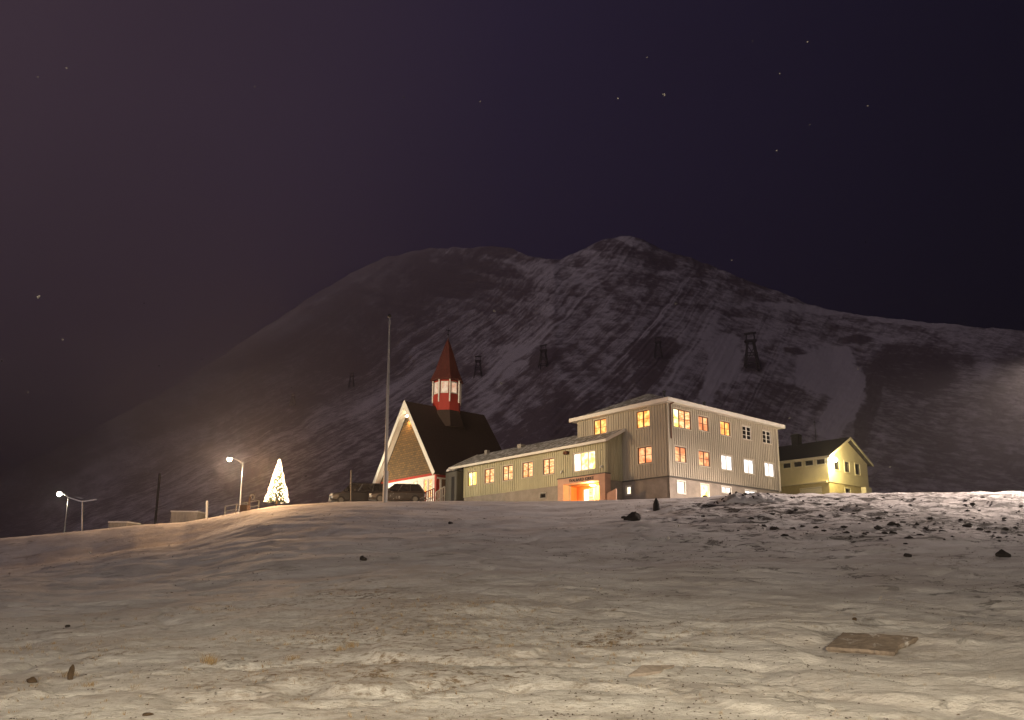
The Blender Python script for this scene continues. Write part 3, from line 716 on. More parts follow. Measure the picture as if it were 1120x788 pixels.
w = MB(); w.box((-2.95, 26.68, 6.5), (-2.75, 26.74, 9.7)); w.box((-3.3, 26.68, 9.55), (-1.9, 26.74, 9.7)); w.build('door_frame', M['white'], root, org)
w = MB(); w.box((-2.74, 26.70, 6.5), (-1.95, 26.745, 9.54)); w.build('door', M['wood'], root, org)
# roof slopes
w = MB(); th = .22; uf = -4.05
for s in (-1, 1):
    p0 = (VC+s*(HW+.12), UZ-.25); p1 = (VC, AP+.02)
    dv, dz = p1[0]-p0[0], p1[1]-p0[1]; L_ = math.hypot(dv, dz); nv, nz = -dz/L_*(-s)*-1, 0
    nrm = (s*dz/L_, abs(dv)/L_)
    a = [(p0[0], p0[1]), (p1[0], p1[1]), (p1[0], p1[1]+th/nrm[1]), (p0[0]+nrm[0]*th, p0[1]+nrm[1]*th)]
    if s == 1: a = [(p0[0], p0[1]), (p1[0]+.001, p1[1]), (p1[0]+.001, p1[1]+th/nrm[1]), (p0[0]+nrm[0]*th, p0[1]+nrm[1]*th)]
    w.prism([(uf, y, z) for y, z in a], (UB+.3-uf, 0, 0))
rf = w.build('roof', M['shingle_roof'], root, org)
w = MB()   # white bargeboards and soffit
for s in (-1, 1):
    p0 = (VC+s*(HW+.12), UZ-.25); p1 = (VC, AP+.02); dv, dz = p1[0]-p0[0], p1[1]-p0[1]; L_ = math.hypot(dv, dz); nrm = (s*dz/L_, abs(dv)/L_)
    t0, t1 = -.18, .30
    k = .001 if s == 1 else 0
    a = [(p0[0]+nrm[0]*t0, p0[1]+nrm[1]*t0), (p1[0]+k, p1[1]+t0/nrm[1]), (p1[0]+k, p1[1]+t1/nrm[1]), (p0[0]+nrm[0]*t1, p0[1]+nrm[1]*t1)]
    w.prism([(uf-.06, y, z) for y, z in a], (.055, 0, 0))
    a = [(p0[0]+nrm[0]*-.03, p0[1]+nrm[1]*-.03), (p1[0]+k, p1[1]-.03/nrm[1]), (p1[0]+k, p1[1]-.004), (p0[0]-nrm[0]*.004, p0[1]-nrm[1]*.004)]
    w.prism([(uf-.002, y, z) for y, z in a], (UF-uf-.01, 0, 0))
w.build('bargeboard', M['white'], root, org)
w = MB(); w.lathe((UF-.35, VC, 16.75), [(.02, 0), (.10, .04), (.10, .16), (.03, .22)], 10); w.build('gable_lamp', M['bulb'], root, org)
lamp('gable_light', 'SPOT', (UF-.42-org[0], VC-org[1], 16.6-org[2]), 420, (1, .50, .15), root, .1, aim=(UF+.35-org[0], VC-org[1], 10-org[2]), spot=R(120))
# turret
TC = (1.43, VC); rr = 1.62; rot8 = math.pi/8
w = MB(); w.lathe((TC[0], TC[1], 16.2), [(rr*.98, 0), (rr*.98, 3.55)], 8, rot8); tw = w.build('turret', M['red'], root, org)
w = MB(); w.lathe((TC[0], TC[1], 16.0), [(rr*1.5, 0), (rr*1.05, 1.9), (rr*1.0, 2.0)], 8, rot8); w.build('turret_skirt', M['shingle_roof'], tw, org)
w = MB(); w.lathe((TC[0], TC[1], 19.75), [(rr*.9, 0), (rr*.9, 1.75)], 8, rot8); w.build('belfry_wall', M['red'], tw, org)
for k in range(8):
    t0_ = rot8+k*math.pi/4; p = Vector((TC[0]+rr*math.cos(t0_), TC[1]+rr*math.sin(t0_), 0))
    w = MB(); w.bar((p.x, p.y, 18.95), (p.x, p.y, 21.55), .13); w.build('belfry_post', M['white'], tw, org)
    tm_ = t0_+math.pi/8; cx, cy = math.cos(tm_), math.sin(tm_); ra_ = rr*.9*math.cos(math.pi/8)+.02; tx, ty = -cy, cx
    def pt(a, d, z): return (TC[0]+cx*(ra_+d)+tx*a, TC[1]+cy*(ra_+d)+ty*a, z)
    w = MB()
    for (a0, a1, z0, z1) in ((-.42, -.32, 19.95, 21.3), (.32, .42, 19.95, 21.3), (-.32, .32, 21.18, 21.3), (-.32, .32, 19.95, 20.07)):
        w.add([pt(a0, 0, z0), pt(a1, 0, z0), pt(a1, 0, z1), pt(a0, 0, z1), pt(a0, .06, z0), pt(a1, .06, z0), pt(a1, .06, z1), pt(a0, .06, z1)],
              [(0, 3, 2, 1), (4, 5, 6, 7), (0, 1, 5, 4), (1, 2, 6, 5), (2, 3, 7, 6), (3, 0, 4, 7)])
    w.build('belfry_window', M['white'], tw, org)
    w = MB(); a0, a1, z0, z1 = -.32, .32, 20.07, 21.18
    w.add([pt(a0, .01, z0), pt(a1, .01, z0), pt(a1, .01, z1), pt(a0, .01, z1), pt(a0, .03, z0), pt(a1, .03, z0), pt(a1, .03, z1), pt(a0, .03, z1)],
          [(0, 3, 2, 1), (4, 5, 6, 7), (0, 1, 5, 4), (1, 2, 6, 5), (2, 3, 7, 6), (3, 0, 4, 7)])
    w.build('belfry_pane', M['belf'] if 'belf' in M else M.setdefault('belf', glow('belfry_light', (1, .72, .5), .8, (.8, .4, .25), 2)), tw, org)
w = MB(); w.lathe((TC[0], TC[1], 21.5), [(rr*1.18, 0), (rr*1.2, .06), (rr*.86, 1.3), (rr*.48, 3.2), (rr*.16, 4.7), (.05, 5.1), (.03, 5.25)], 8, rot8); w.build('spire', M['spire'], tw, org)
w = MB(); w.bar((TC[0], TC[1], 26.6), (TC[0], TC[1], 28.0), .04, n=6); w.ball((TC[0], TC[1], 27.2), .1); w.bar((TC[0]-.3, TC[1], 27.7), (TC[0]+.3, TC[1], 27.7), .05); w.build('weather_vane', M['darkmetal'], tw, org)
lamp('belfry_glow', 'POINT', tuple(np.array((-1.7, 29.6, 19.4))-np.array(org)), 12, (1, .75, .5), root, .25)

fpos = F(-9, 36, 0); fpos.z = gz(fpos.x, fpos.y)
fl = empty('added_church_flood', fpos, 0, 'added unseen floodlight behind the parked cars brightening the church front', 'floodlight')  # unseen lamp added to brighten the church gable and white wall
k = MB(); k.box((-.15, -.12, .1), (.15, .12, .35)); k.build('housing', M['darkmetal'], fl); k = MB(); k.bar((0, 0, -.5), (0, 0, .1), .06); k.build('bracket', M['darkmetal'], fl)
lamp('added_flood', 'SPOT', (.35, .3, .6), 2600, (1, .84, .62), fl, .1, aim=(F(-3.5, 32.0, 11.5)-fpos), spot=R(110), blend=.6)
# stairs railings in front of the church door
def railing(name, p, q, m, label, n):
    r = empty(name, p, 0, label, 'railing', 'stair railings at the church door'); o = Vector(p)
    k = MB(); h = Vector((0, 0, .95)); k.bar(Vector(p)+h, Vector(q)+h, .09); k.build('handrail', m, r, o)
    k = MB(); h = Vector((0, 0, .15)); k.bar(Vector(p)+h, Vector(q)+h, .07); k.build('bottom_rail', m, r, o)
    for i in range(n):
        f = i/(n-1); a = Vector(p).lerp(Vector(q), f); k = MB(); k.bar(a-Vector((0, 0, .4)), a+Vector((0, 0, .93)), .075); k.build('baluster', m, r, o)
railing('stair_railing', atY(476.5, 550, 68), atY(486, 543.5, 68.5), M['white'], 'white wooden stair railing against the dark shed', 5)
railing('stair_railing', atY(463.5, 550, 69), atY(475, 545.5, 69.6), mat('faded_red_rail', (.42, .11, .08)), 'faded red stair railing behind the bright car', 6)

# ================================================================== YELLOW HOUSE
root, org = frame_thing('yellow_house', 28.3, 5, 6.4, 'yellow rendered house with a dark gable roof and a glaring corner lamp', 'house')
U0, U1 = 24.3, 32.5; YE, YA = 11.62, 13.75; YF = 9.1; YV = 12.0
gh = [(25.5, 26.5, 10.40, 11.42), (27.6, 28.6, 10.36, 11.42), (29.78, 30.8, 10.3, 11.42)]
gb = [(27.45, 28.5, 8.2, 8.72)]
sh = [(3.9, 4.7, 10.88, 11.36), (2.7, 3.5, 10.88, 11.36), (1.5, 2.3, 10.88, 11.36), (.3, 1.12, 10.88, 11.36)]
w = MB()
wall_cells(w, 'v', 0, U0, U1, YF, YE, gh, .2, -1)
w.prism([(U0, 0, YE), (U1, 0, YE), ((U0+U1)/2, 0, YA-.12)], (0, .2, 0)); w.prism([(U0, YV, YE), (U1, YV, YE), ((U0+U1)/2, YV, YA-.12)], (0, .2, 0))
wall_cells(w, 'u', U0, .2, YV, YF, YE, sh, .2, -1); w.box((U1-.2, .2, YF), (U1, YV, YE)); w.box((U0, YV, YF), (U1, YV+.2, YE))
w.build('wall', M['yellow'], root, org)
w = MB(); wall_cells(w, 'v', .06, U0+.06, U1-.06, 6.4, YF-.003, gb, .2, -1); wall_cells(w, 'u', U0+.06, .26, YV, 6.4, YF-.003, [(.82, 3.15, 6.4, 8.72)], .2, -1); w.box((U1-.26, .26, 6.4), (U1-.06, YV, YF)); w.build('foundation_wall', mat('yellow_grey_render', (.42, .35, .18), .8, .12, 2), root, org)
w = MB(); w.box((U0+.5, .26, 9.2), (U1-.26, YV, 9.3)); w.build('floor', M['plinth'], root, org)
w = MB(); w.box((U0+.12, .82, 6.4), (U0+.2, 3.15, 8.72)); gd = w.build('garage_door', M['cream'], root, org)
w = MB(); [w.box((U0+.1, .85, 6.6+k*.5), (U0+.118, 3.12, 6.62+k*.5)) for k in range(5)]; w.build('panel_joint', M['grey'], gd, org)
w = MB(); w.box((U0-.35, .1, YF-.06), (U0-.002, 9, YF+.06)); w.build('ledge', M['cream'], root, org)
for h in gh: window(root, org, 'v', 0, *h, -1, M['glass'], 1, trim=M['cream'], frame=M['grey'])
for h in gb: window(root, org, 'v', .06, *h, -1, M['glass'], 1, trim=M['cream'], frame=M['grey'])
for h in sh: window(root, org, 'u', U0, *h, -1, M['glass'], 1, trim=M['cream'], frame=M['grey'])
w = MB(); yr = (U0+U1)/2
for s in (-1, 1):
    ue = yr+s*((U1-U0)/2+.42); sl_ = (YA-YE)/((U1-U0)/2); zz0 = YE-.42*sl_+.02
    k = .001 if s == 1 else 0
    w.prism([(ue, -.45, zz0), (yr+k, -.45, YA+.02), (yr+k, -.45, YA+.2), (ue, -.45, zz0+.18)], (0, YV+1.0, 0))
rf = w.build('roof', M['roof_dark'], root, org)
w = MB(); w.box((yr-.4, 5.0, 13.4), (yr+.4, 5.75, 15.0)); w.box((yr-.46, 4.94, 14.8), (yr+.46, 5.81, 14.92)); w.build('chimney', M['blackwood'], rf, org)
w = MB(); w.bar((yr, 3.2, 13.7), (yr, 3.2, 16.2), .07, n=6); w.bar((yr-.3, 3.2, 16.0), (yr+.3, 3.2, 16.0), .05); w.build('aerial', M['darkmetal'], rf, org)
w = MB()
for s in (-1, 1):
    ue = yr+s*((U1-U0)/2+.42); zz0 = YE-.42*sl_+.02; k = .001 if s == 1 else 0
    w.prism([(ue, -.49, zz0-.10), (yr+k, -.49, YA-.08), (yr+k, -.49, YA+.18), (ue, -.49, zz0+.16)], (0, .038, 0))
w.box((U0-.46, -.45, YE-.42*sl_-.04), (U0-.425, YV+.5, YE-.42*sl_+.18))
w.build('bargeboard', M['cream'], root, org)
w = MB(); w.box((30.75, -.5, 6.5), (31.95, -.01, 9.05)); w.build('meter_cabinet', M['cream'], root, org)
w = MB(); w.ball((24.25, -.75, 11.15), .22, 8); w.bar((24.25, -.75, 11.15), (24.5, .0, 11.2), .06, n=6); w.build('corner_lamp', M['bulbw'], root, org)
lamp('corner_light', 'POINT', tuple(np.array((24.2, -1.25, 11.0))-np.array(org)), 1700, (1, .80, .36), root, .12)

# ================================================================== POLES, LAMPS
p = on_ground(421, 549.5, 30, 56); p.z = max(p.z-.1, 0); top = atY(426, 347.5, p.y)
f_ = empty('flagpole', p, 0, 'tall pale bare flagpole in front of the parked cars', 'flagpole')
k = MB(); k.bar((0, 0, -.3), (top.x-p.x, 0, top.z-p.z), .20, n=12, w2=.09); k.build('pole', M['polewhite'], f_, smooth=True)
k = MB(); k.lathe((top.x-p.x, 0, top.z-p.z), [(.03, 0), (.1, .03), (.12, .1), (.08, .18), (.02, .21)], 10); k.build('finial', M['darkmetal'], f_)
k = MB(); k.bar((0, 0, -.3), (0, 0, 1.9), .30, n=8); k.build('pole_base', M['polewhite'], f_)
k = MB(); k.bar((.11, -.1, 1.4), (top.x-p.x+.05, -.06, top.z-p.z-.1), .010); k.build('halyard', M['white'], f_)

def street_lamp(loc, h, arm, label, m_pole, bulb, energy, color, r=.16, group=None, radius=.12, spot=None, cone=150):
    root = empty('street_lamp', loc, 0, label, 'street lamp', group)
    k = MB(); k.bar((0, 0, -.5), (0, 0, h), .15, n=10, w2=.09); k.build('pole', m_pole, root, smooth=True)
    k = MB(); n = 6; pts = [(arm[0]*i/n, arm[1]*i/n, h+arm[2]*math.sin(i/n*math.pi/2)) for i in range(n+1)]
    for a, b_ in zip(pts, pts[1:]): k.bar(a, b_, .07, n=8)
    k.build('arm', m_pole, root)
    e_ = Vector(pts[-1]); hd = MB(); hd.lathe((e_.x, e_.y, e_.z), [(.04, .16), (.16, .1), (.24, 0), (.22, -.02)][::-1], 14); H = hd.build('lamp_head', M['darkmetal'], root)
    bb = MB(); bb.ball((e_.x, e_.y, e_.z-.10), r, 10); bb.build('bulb', bulb, H, smooth=True)
    if spot: lamp('street_light', 'SPOT', (e_.x, e_.y, e_.z-.45), energy, color, root, radius, aim=spot, spot=R(cone), blend=.6)
    else: lamp('street_light', 'POINT', (e_.x, e_.y, e_.z-.45), energy, color, root, radius)
    return root
pl = atY(262, 559, 62); pl.z = gz(pl.x, pl.y); hd = atY(264.5, 507, 62); ah = atY(251, 503, 62)
street_lamp(pl, hd.z-pl.z, (ah.x-pl.x, 0, ah.z-hd.z+.15), 'slim street lamp with warm glare beside the lit fir', M['metal'], M['bulb'], 9000, (1, .72, .50), .20, spot=(4, -14, 0), cone=140)
pl = atY(71, 577, 88); pl.z = gz(pl.x, pl.y); hd = atY(72.5, 544, 88); ah = atY(65, 540.5, 88)
street_lamp(pl, hd.z-pl.z, (ah.x-pl.x, 0, ah.z-hd.z+.1), 'far street lamp with cold white glare at the left edge', M['metal'], M['bulbw'], 420, (1, .90, .68), .26)

# street lamps outside the frame: one by the road to the right, two beside the photographer
rl_ = street_lamp(Vector((37.7, 47, gz(37.7, 47))), 9.2, (-1.2, 0, .4), 'tall street lamp on the stony plateau right of the houses', M['metal'], M['bulb'], 72000, (1, .79, .67), .16, spot=(-9.2, 0, -2), cone=104)
street_lamp(Vector((-5.5, 0.2, gz(-5.5, .2))), 4.6, (1.2, 0, .3), 'street lamp at the foot of the slope, left of the photographer', M['metal'], M['bulb'], 3700, (1, .84, .57), .16)
street_lamp(Vector((7.0, 0.2, gz(7, .2))), 4.6, (-1.2, 0, .3), 'street lamp at the foot of the slope, right of the photographer', M['metal'], M['bulb'], 4600, (1, .84, .57), .16)
k = MB(); k.box((-.2, -.15, 7.9), (.2, .25, 8.25)); k.build('floodlight', M['darkmetal'], rl_)  # extra lamp added on this pole to brighten the long house front
lamp('added_flood', 'SPOT', (-.35, .35, 8.1), 11500, (1, .80, .62), rl_, .15, aim=(18-37.5, 62-47, 4.5), spot=R(62), blend=.6)
# off-frame mast added to light the house fronts from the left
fp = Vector((-44, 44, gz(-44, 44)))
r_ = empty('added_light_mast', fp, 0, 'added off-frame floodlight mast brightening the church and long wing', 'floodlight')
k = MB(); k.bar((0, 0, -.5), (0, 0, 12.0), .2, n=10, w2=.12); k.build('mast', M['metal'], r_)
k = MB(); k.box((-.25, -.3, 11.8), (.15, .3, 12.3)); k.build('lamp_head', M['darkmetal'], r_)
tgt = Vector((-5, 71, 12.5))-fp
lamp('added_flood', 'SPOT', (.35, .2, 12.1), 62000, (1, .82, .54), r_, .2, aim=tgt, spot=R(46), blend=.55)

# ================================================================== LIT FIR
tp = on_ground(303, 552, 30, 56); Yt = 50.0; tb = atY(302.5, 551.5, Yt); tb.z = gz(tb.x, tb.y); tt = atY(302.5, 501.5, Yt)
tree = empty('fir_tree', tb, 0, 'slender fir covered from top to foot in bright white lights', 'tree')
H = tt.z-tb.z; k = MB(); k.bar((0, 0, -.2), (0, 0, H*.96), .12, n=8, w2=.02); k.build('trunk', M['wood'], tree)
rg = random.Random(3); k = MB()
for i in range(1500):
    z = H*(.10+.88*rg.random()**1.15); rad_ = (1-z/H)*.76*(H/2.95)+.03; a = rg.random()*math.tau; L_ = rad_*(.75+.35*rg.random()); dz = -.12*L_
    p0 = Vector((0, 0, z+.1)); p1 = Vector((math.cos(a)*L_, math.sin(a)*L_, z+dz)); d = (p1-p0); sd = Vector((-math.sin(a), math.cos(a), 0))*.035
    q = p0+d*.35; k.add([q-sd, q+sd, p1+Vector((0, 0, .01)), q+Vector((0, 0, .04))], [(0, 1, 2), (0, 2, 3), (1, 3, 2)])
k.build('crown', mat('fir_needles', (.02, .04, .016), .8, .4, 9), tree)
fb = emit('fairy_bulb', (1.0, .76, .50), 12)
for s in range(14):
    k = MB(); z0 = H*(.10+.88*s/14); z1 = H*(.10+.88*(s+1)/14)
    n = int(62*(1-s/14)+10); wr = MB()
    for i in range(n):
        f = (i+rg.random()*.6)/n; z = z0+(z1-z0)*f; a = f*math.tau*3+s*.7+rg.random()*.5; rad_ = ((1-z/H)*.78*(H/2.95)+.03)*(.86+.2*rg.random())
        cb_ = Vector((math.cos(a)*rad_, math.sin(a)*rad_, z+rg.uniform(-.04, .04))); k.ball(cb_, .015+.008*rg.random(), 4)
        if i: wr.bar(pv_, cb_, .008)
        pv_ = cb_
    ls_ = wr.build('light_string', M['blackwood'], tree); tag(k.build('bulbs', fb, ls_), kind='stuff')
lamp('fir_glow', 'POINT', (-.3, -1.3, H*.60), 4200, (1, .55, .24), tree, .5)
lamp('fir_glow', 'POINT', (-1.0, -1.2, H*.9), 2800, (1, .58, .28), tree, .4)

# ================================================================== CARS
def car(loc, yaw, L_, H_, W_, paint, label, van=False):
    """nose towards +x"""
    root = empty('parked_car', loc, yaw, label, 'car', 'cars parked in front of the church')
    hw = W_/2; nose = L_/2; tail = -L_/2
    belt = H_*.60; k = MB()
    st = [(tail, .86, .42, belt*.92), (tail+.12, .95, .30, belt), (tail+.6, 1, .24, belt*1.02), (0, 1, .22, belt), (nose-1.25, 1, .22, belt*.97), (nose-.7, .98, .24, belt*.87), (nose-.2, .90, .28, belt*.76), (nose, .76, .38, belt*.60)]
    vs = []; fs = []
    for (x, wf, zb, zt) in st:
        w_ = hw*wf; vs += [(x, -w_*.9, zb), (x, -w_, zb+.18), (x, -w_, zt-.12), (x, -w_*.92, zt), (x, w_*.92, zt), (x, w_, zt-.12), (x, w_, zb+.18), (x, w_*.9, zb)]
    n = 8
    for i in range(len(st)-1):
        for j in range(n): kk = (j+1) % n; fs.append((i*n+j, i*n+kk, (i+1)*n+kk, (i+1)*n+j))
    fs.append(tuple(range(n))[::-1]); fs.append(tuple((len(st)-1)*n+j for j in range(n)))
    k.add(vs, fs); body = k.build('body', paint, root)
    bv = body.modifiers.new('b', 'BEVEL'); bv.width = .05; bv.segments = 2; bv.limit_method = 'ANGLE'
    # cabin
    r0, r1 = (tail+.25, nose-1.75) if van else (tail+.55, nose-2.05)
    b0, b1 = (tail+.08, nose-1.05) if van else (tail+.12, nose-1.30)
    def ring(x0, x1, z, wf): w_ = hw*wf; return [(x0, -w_, z), (x1, -w_, z), (x1, w_, z), (x0, w_, z)]
    k = MB(); k.add(ring(b0, b1, belt-.04, .9)+ring(r0+.02, r1-.02, H_-.07, .74), [(3, 2, 1, 0), (4, 5, 6, 7), (0, 1, 5, 4), (1, 2, 6, 5), (2, 3, 7, 6), (3, 0, 4, 7)]); k.build('window_glass', M['glass'], root)
    k = MB(); k.add(ring(r0-.05, r1+.05, H_-.08, .765)+ring(r0+.1, r1-.12, H_, .66), [(3, 2, 1, 0), (4, 5, 6, 7), (0, 1, 5, 4), (1, 2, 6, 5), (2, 3, 7, 6), (3, 0, 4, 7)]); k.build('roof', paint, root)
    for s in (-1, 1):
        for f in ((0, .0), (1, 1), (.36, .36), (.68, .68)):
            xb = b0+(b1-b0)*f[0]; xt = r0+(r1-r0)*f[1]; k = MB(); k.bar((xb, s*hw*.905, belt-.03), (xt, s*hw*.75, H_-.07), .07); k.build('pillar', paint, root)
    for sx in (tail+.85, nose-.9):
        for s in (-1, 1):
            k = MB(); k.bar((sx, s*(hw-.22), .34), (sx, s*(hw+.012), .34), .68, n=20); wh = k.build('wheel', M['blackwood'], root)
            k = MB(); k.bar((sx, s*(hw-.02), .34), (sx, s*(hw+.025), .34), .42, n=10); k.build('rim', M['grey'], wh)
    for s in (-1, 1):
        k = MB(); k.box((nose-.34, s*hw*.50, belt*.60), (nose-.015, s*hw*.84, belt*.76)); k.build('headlight', M['hl'], root)
        k = MB(); k.box((tail-.01, s*hw*.6, belt*.72), (tail+.1, s*hw*.84, belt*.95)); k.build('tail_light', M['red'], root)
        k = MB(); k.box((b1-.35, s*hw*.98, belt), (b1-.15, s*(hw+.2), belt+.16)); k.build('mirror', paint, root)
    k = MB(); k.box((nose-.16, -hw*.68, .30), (nose+.03, hw*.68, .46)); k.build('bumper', M['metal'] if van else paint, root)
    k = MB(); k.box((nose-.02, -.26, .48), (nose+.012, .26, .59)); k.build('licence_plate', M['white'], root)
    k = MB()
    for q in range(3): k.box((nose-.05, -hw*.42, belt*.52+q*.06), (nose+.01, hw*.42, belt*.52+q*.06+.025))
    k.build('grille', M['metal'], root)
    return root
M['hl'] = mat('headlight_glass', (.62, .60, .55), .12, .05, spec=.8)
dark = mat('dark_car_paint', (.012, .009, .008), .3, .1, spec=.6); dusty = mat('dusty_brown_car_paint', (.03, .022, .017), .35, .15, 2, spec=.5, snow=.04)
a = atY(392, 549.5, 62); a.z = gz(a.x, a.y)-.02
c_ = atY(365, 549.5, 61.3); zc = atY(395, 549.3, 62.8).z
car(Vector((atY(392, 549, 64).x, 64.2, gz(atY(392, 549, 64).x, 64.2)+.02)), math.pi+R(18), 5.0, 1.92, 1.9, dark, 'dark van nosing out behind the brighter car, left of the flagpole', True)
car(Vector((atY(434.5, 549, 60.5).x, 60.5, gz(atY(434, 549.2, 60.5).x, 60.5)+.02)), math.pi+R(9), 4.55, 1.62, 1.82, dusty, 'dusty hatchback side-on right behind the flagpole foot')

# ================================================================== SMALL THINGS ON THE CREST
def on_crest(x, y, Y): q = atY(x, y, Y); q.z = gz(q.x, Y); return q
def simple_post(name, x, ytop, ybot, Y, w_, m, label, cat='post', group=None, xt=None):
    b0 = on_crest(x, ybot, Y); t0 = atY(xt or x, ytop, Y); r = MB(); r.bar((0, 0, -.3), (t0.x-b0.x, 0, t0.z-b0.z), w_, n=8)
    o = r.build(name, m); o.location = b0; tag(o, label, cat, group); return o
simple_post('marker_post', 384, 514.5, 552, 48, .09, M['grey'], 'thin grey marker pole left of the flagpole', xt=384.3)
simple_post('utility_pole', 170, 518, 570, 80, .24, M['blackwood'], 'black leaning utility pole above the bright snow bank', 'pole', xt=174.8)
simple_post('wooden_post', 226.5, 548, 564, 60, .17, M['concrete'], 'short pale post at the end of the bright snow bank')
# unlit lamp with side arms near the far lamp
b0 = on_crest(90.5, 580, 70); t0 = atY(90, 549, 70); r = empty('sign_gantry', b0, 0, 'T-shaped unlit post with crossbar beside the far street lamp', 'post')
k = MB(); k.bar((0, 0, -.4), (t0.x-b0.x, 0, t0.z-b0.z), .16, n=8); k.build('post', M['metal'], r)
l0 = atY(74, 544, 70)-b0; r0_ = atY(106, 546.5, 70)-b0; c_ = t0-b0
k = MB(); k.bar(l0, c_, .10); k.bar(c_, r0_, .10); k.bar(l0+Vector((.8, 0, .02)), c_+Vector((0, 0, .3)), .05); k.build('crossbar', M['metal'], r)
# container hut and snow covered crate
def hut(x0, x1, yt, yb, Y, label, m, name='storage_container', cat='container'):
    a = on_crest((x0+x1)/2, yb, Y); L0 = atY(x0, yt, Y); L1 = atY(x1, yt, Y); h = L0.z-a.z; w2 = (L1.x-L0.x)/2
    r = empty(name, a, 0, label, cat); k = MB(); k.box((-w2, 0, -.5), (w2, 2.2, h-.06)); 
    for i in range(int(w2*2/.3)): k.box((-w2+.1+i*.3, -.03, -.4), (-w2+.22+i*.3, -.001, h-.1))
    k.build('wall', m, r); k = MB(); k.box((-w2-.05, -.06, h-.06), (w2+.05, 2.26, h+.05)); k.build('roof', M['snow'], r); return r
hut(186.5, 215.5, 559.5, 568, 66, 'low grey container behind the bright snow bank', M['concrete'])
hut(118.5, 138, 571, 577, 62, 'low pale box capped with snow at the left end of the bank', M['concrete'], 'snow_covered_box', 'box')
# carved post
b0 = on_crest(271.5, 563, 45); H_ = atY(271, 541, 45).z-b0.z
r = empty('carved_post', b0, 0, 'wooden post with curled carved top left of the lit fir', 'post')
k = MB(); k.bar((0, 0, -.2), (.02, 0, H_*.86), .15, n=8, w2=.11); k.build('shaft', M['wood'], r)
k = MB(); n = 12; pts = [(.02+.14*(1-math.cos(i/n*4.6)), 0, H_*.84+.15*math.sin(i/n*4.6)) for i in range(n+1)]
for a_, b_ in zip(pts, pts[1:]): k.bar(a_, b_, .085, n=8)
k.build('carved_top', M['concrete'], r)
b1 = on_crest(266.5, 563, 44.5); r = empty('wooden_crate', b1, 0, 'small brown crate at the foot of the carved post', 'crate')
k = MB(); k.box((-.22, -.15, -.1), (.22, .2, .34)); k.build('box', M['wood'], r); k = MB(); k.box((-.27, -.2, .34), (.27, .25, .38)); k.build('lid', M['wood'], r)
b1 = on_crest(302, 553, 47.5)
# low fence
f0 = on_crest(246, 558, 56); f1 = on_crest(283, 553, 56); r = empty('low_fence', f0, 0, 'low pale rail fence behind the carved post', 'fence')
d = f1-f0
for i in range(4): q = d*(i/3); k = MB(); k.bar(q-Vector((0, 0, .3)), q+Vector((0, 0, .8)), .06); k.build('fence_post', M['grey'], r)
for h in (.78, .4): k = MB(); k.bar(Vector((0, -.06, h)), d+Vector((0, -.06, h)), .04); k.build('rail', M['grey'], r)

# ================================================================== ROCKS, CLODS, SLABS
def rock_mesh(name, seed, sx, sy, sz, m, rough=.35):
    bm = bmesh.new(); bmesh.ops.create_icosphere(bm, subdivisions=3, radius=1); rg = random.Random(seed); off = rg.random()*50
    planes = [(Vector((rg.uniform(-1, 1), rg.uniform(-1, 1), rg.uniform(-.4, 1))).normalized(), rg.uniform(.55, .85)) for _ in range(7)]
    for v in bm.verts:
        for (nn, dd) in planes:
            e_ = v.co.dot(nn)-dd
            if e_ > 0: v.co -= nn*e_
        k_ = 1+rough*(float(fbm(v.co.x*1.6+off, v.co.y*1.6+v.co.z*1.3, 3, seed % 90))-.5)
        v.co = Vector((v.co.x*sx*k_, v.co.y*sy*k_, v.co.z*sz*k_))
    me = bpy.data.meshes.new(name); bm.to_mesh(me); bm.free(); me.materials.append(m); return me
def put(name, me, px, py, label, cat, group=None, rz=0, dz=0.0, sc=1.0, Y0=3, Y1=50):
    q = on_ground(px, py, Y0, Y1); o = bpy.data.objects.new(name, me); COL.objects.link(o); o.location = q+Vector((0, 0, dz)); o.rotation_euler = (0, 0, rz); o.scale = (sc,)*3
    return tag(o, label, cat, group)
put('boulder', rock_mesh('boulder', 5, .40, .3, .26, M['rock']), 691, 569, 'large black boulder in the snow below the house corner', 'rock', dz=.10)
put('small_rock', rock_mesh('r', 6, .14, .12, .10, M['rock']), 683, 567, 'small dark rock touching the large black boulder on its left', 'rock', dz=.03)
k = MB(); k.lathe((0, 0, -.1), [(.15, 0), (.17, .15), (.15, .4), (.10, .55), (.07, .62), (.02, .70)], 9); k.bar((.08, 0, .1), (.2, -.02, -.02), .07, n=6)
st_ = k.build('tree_stump', M['blackwood'], smooth=True); st_.location = on_ground(718, 558.5, 20, 50); tag(st_, 'narrow black pointed stump standing in the snow below the house corner', 'stump')
put('rock', rock_mesh('r', 9, .22, .17, .17, M['rock']), 1097, 609, 'black rock alone on grey snow near the right edge', 'rock', dz=.07)
put('rock', rock_mesh('r', 12, .12, .10, .09, M['rock']), 993, 609, 'small black rock left of the larger one in grey snow', 'rock', dz=.03)
put('rock', rock_mesh('r', 13, .12, .09, .10, M['rock']), 397, 613, 'lone dark rock on smooth snow below the flagpole', 'rock', dz=.03)
put('rock', rock_mesh('r', 14, .11, .09, .08, M['rock']), 493, 573, 'small dark rock below the shed on the upper slope', 'rock', dz=.03)
put('rock', rock_mesh('r', 15, .05, .045, .035, M['rock']), 74, 686, 'tiny dark pebble alone on smooth snow at the left', 'rock', dz=.01)
put('frozen_clod', rock_mesh('r', 16, .075, .05, .06, M['peat']), 35, 747, 'squat brown frozen clod in the lower left corner', 'clod', dz=.02)
put('frozen_clod', rock_mesh('r', 17, .045, .035, .14, M['peat']), 77, 744, 'upright pointed brown clod in the lower left', 'clod', dz=.05)
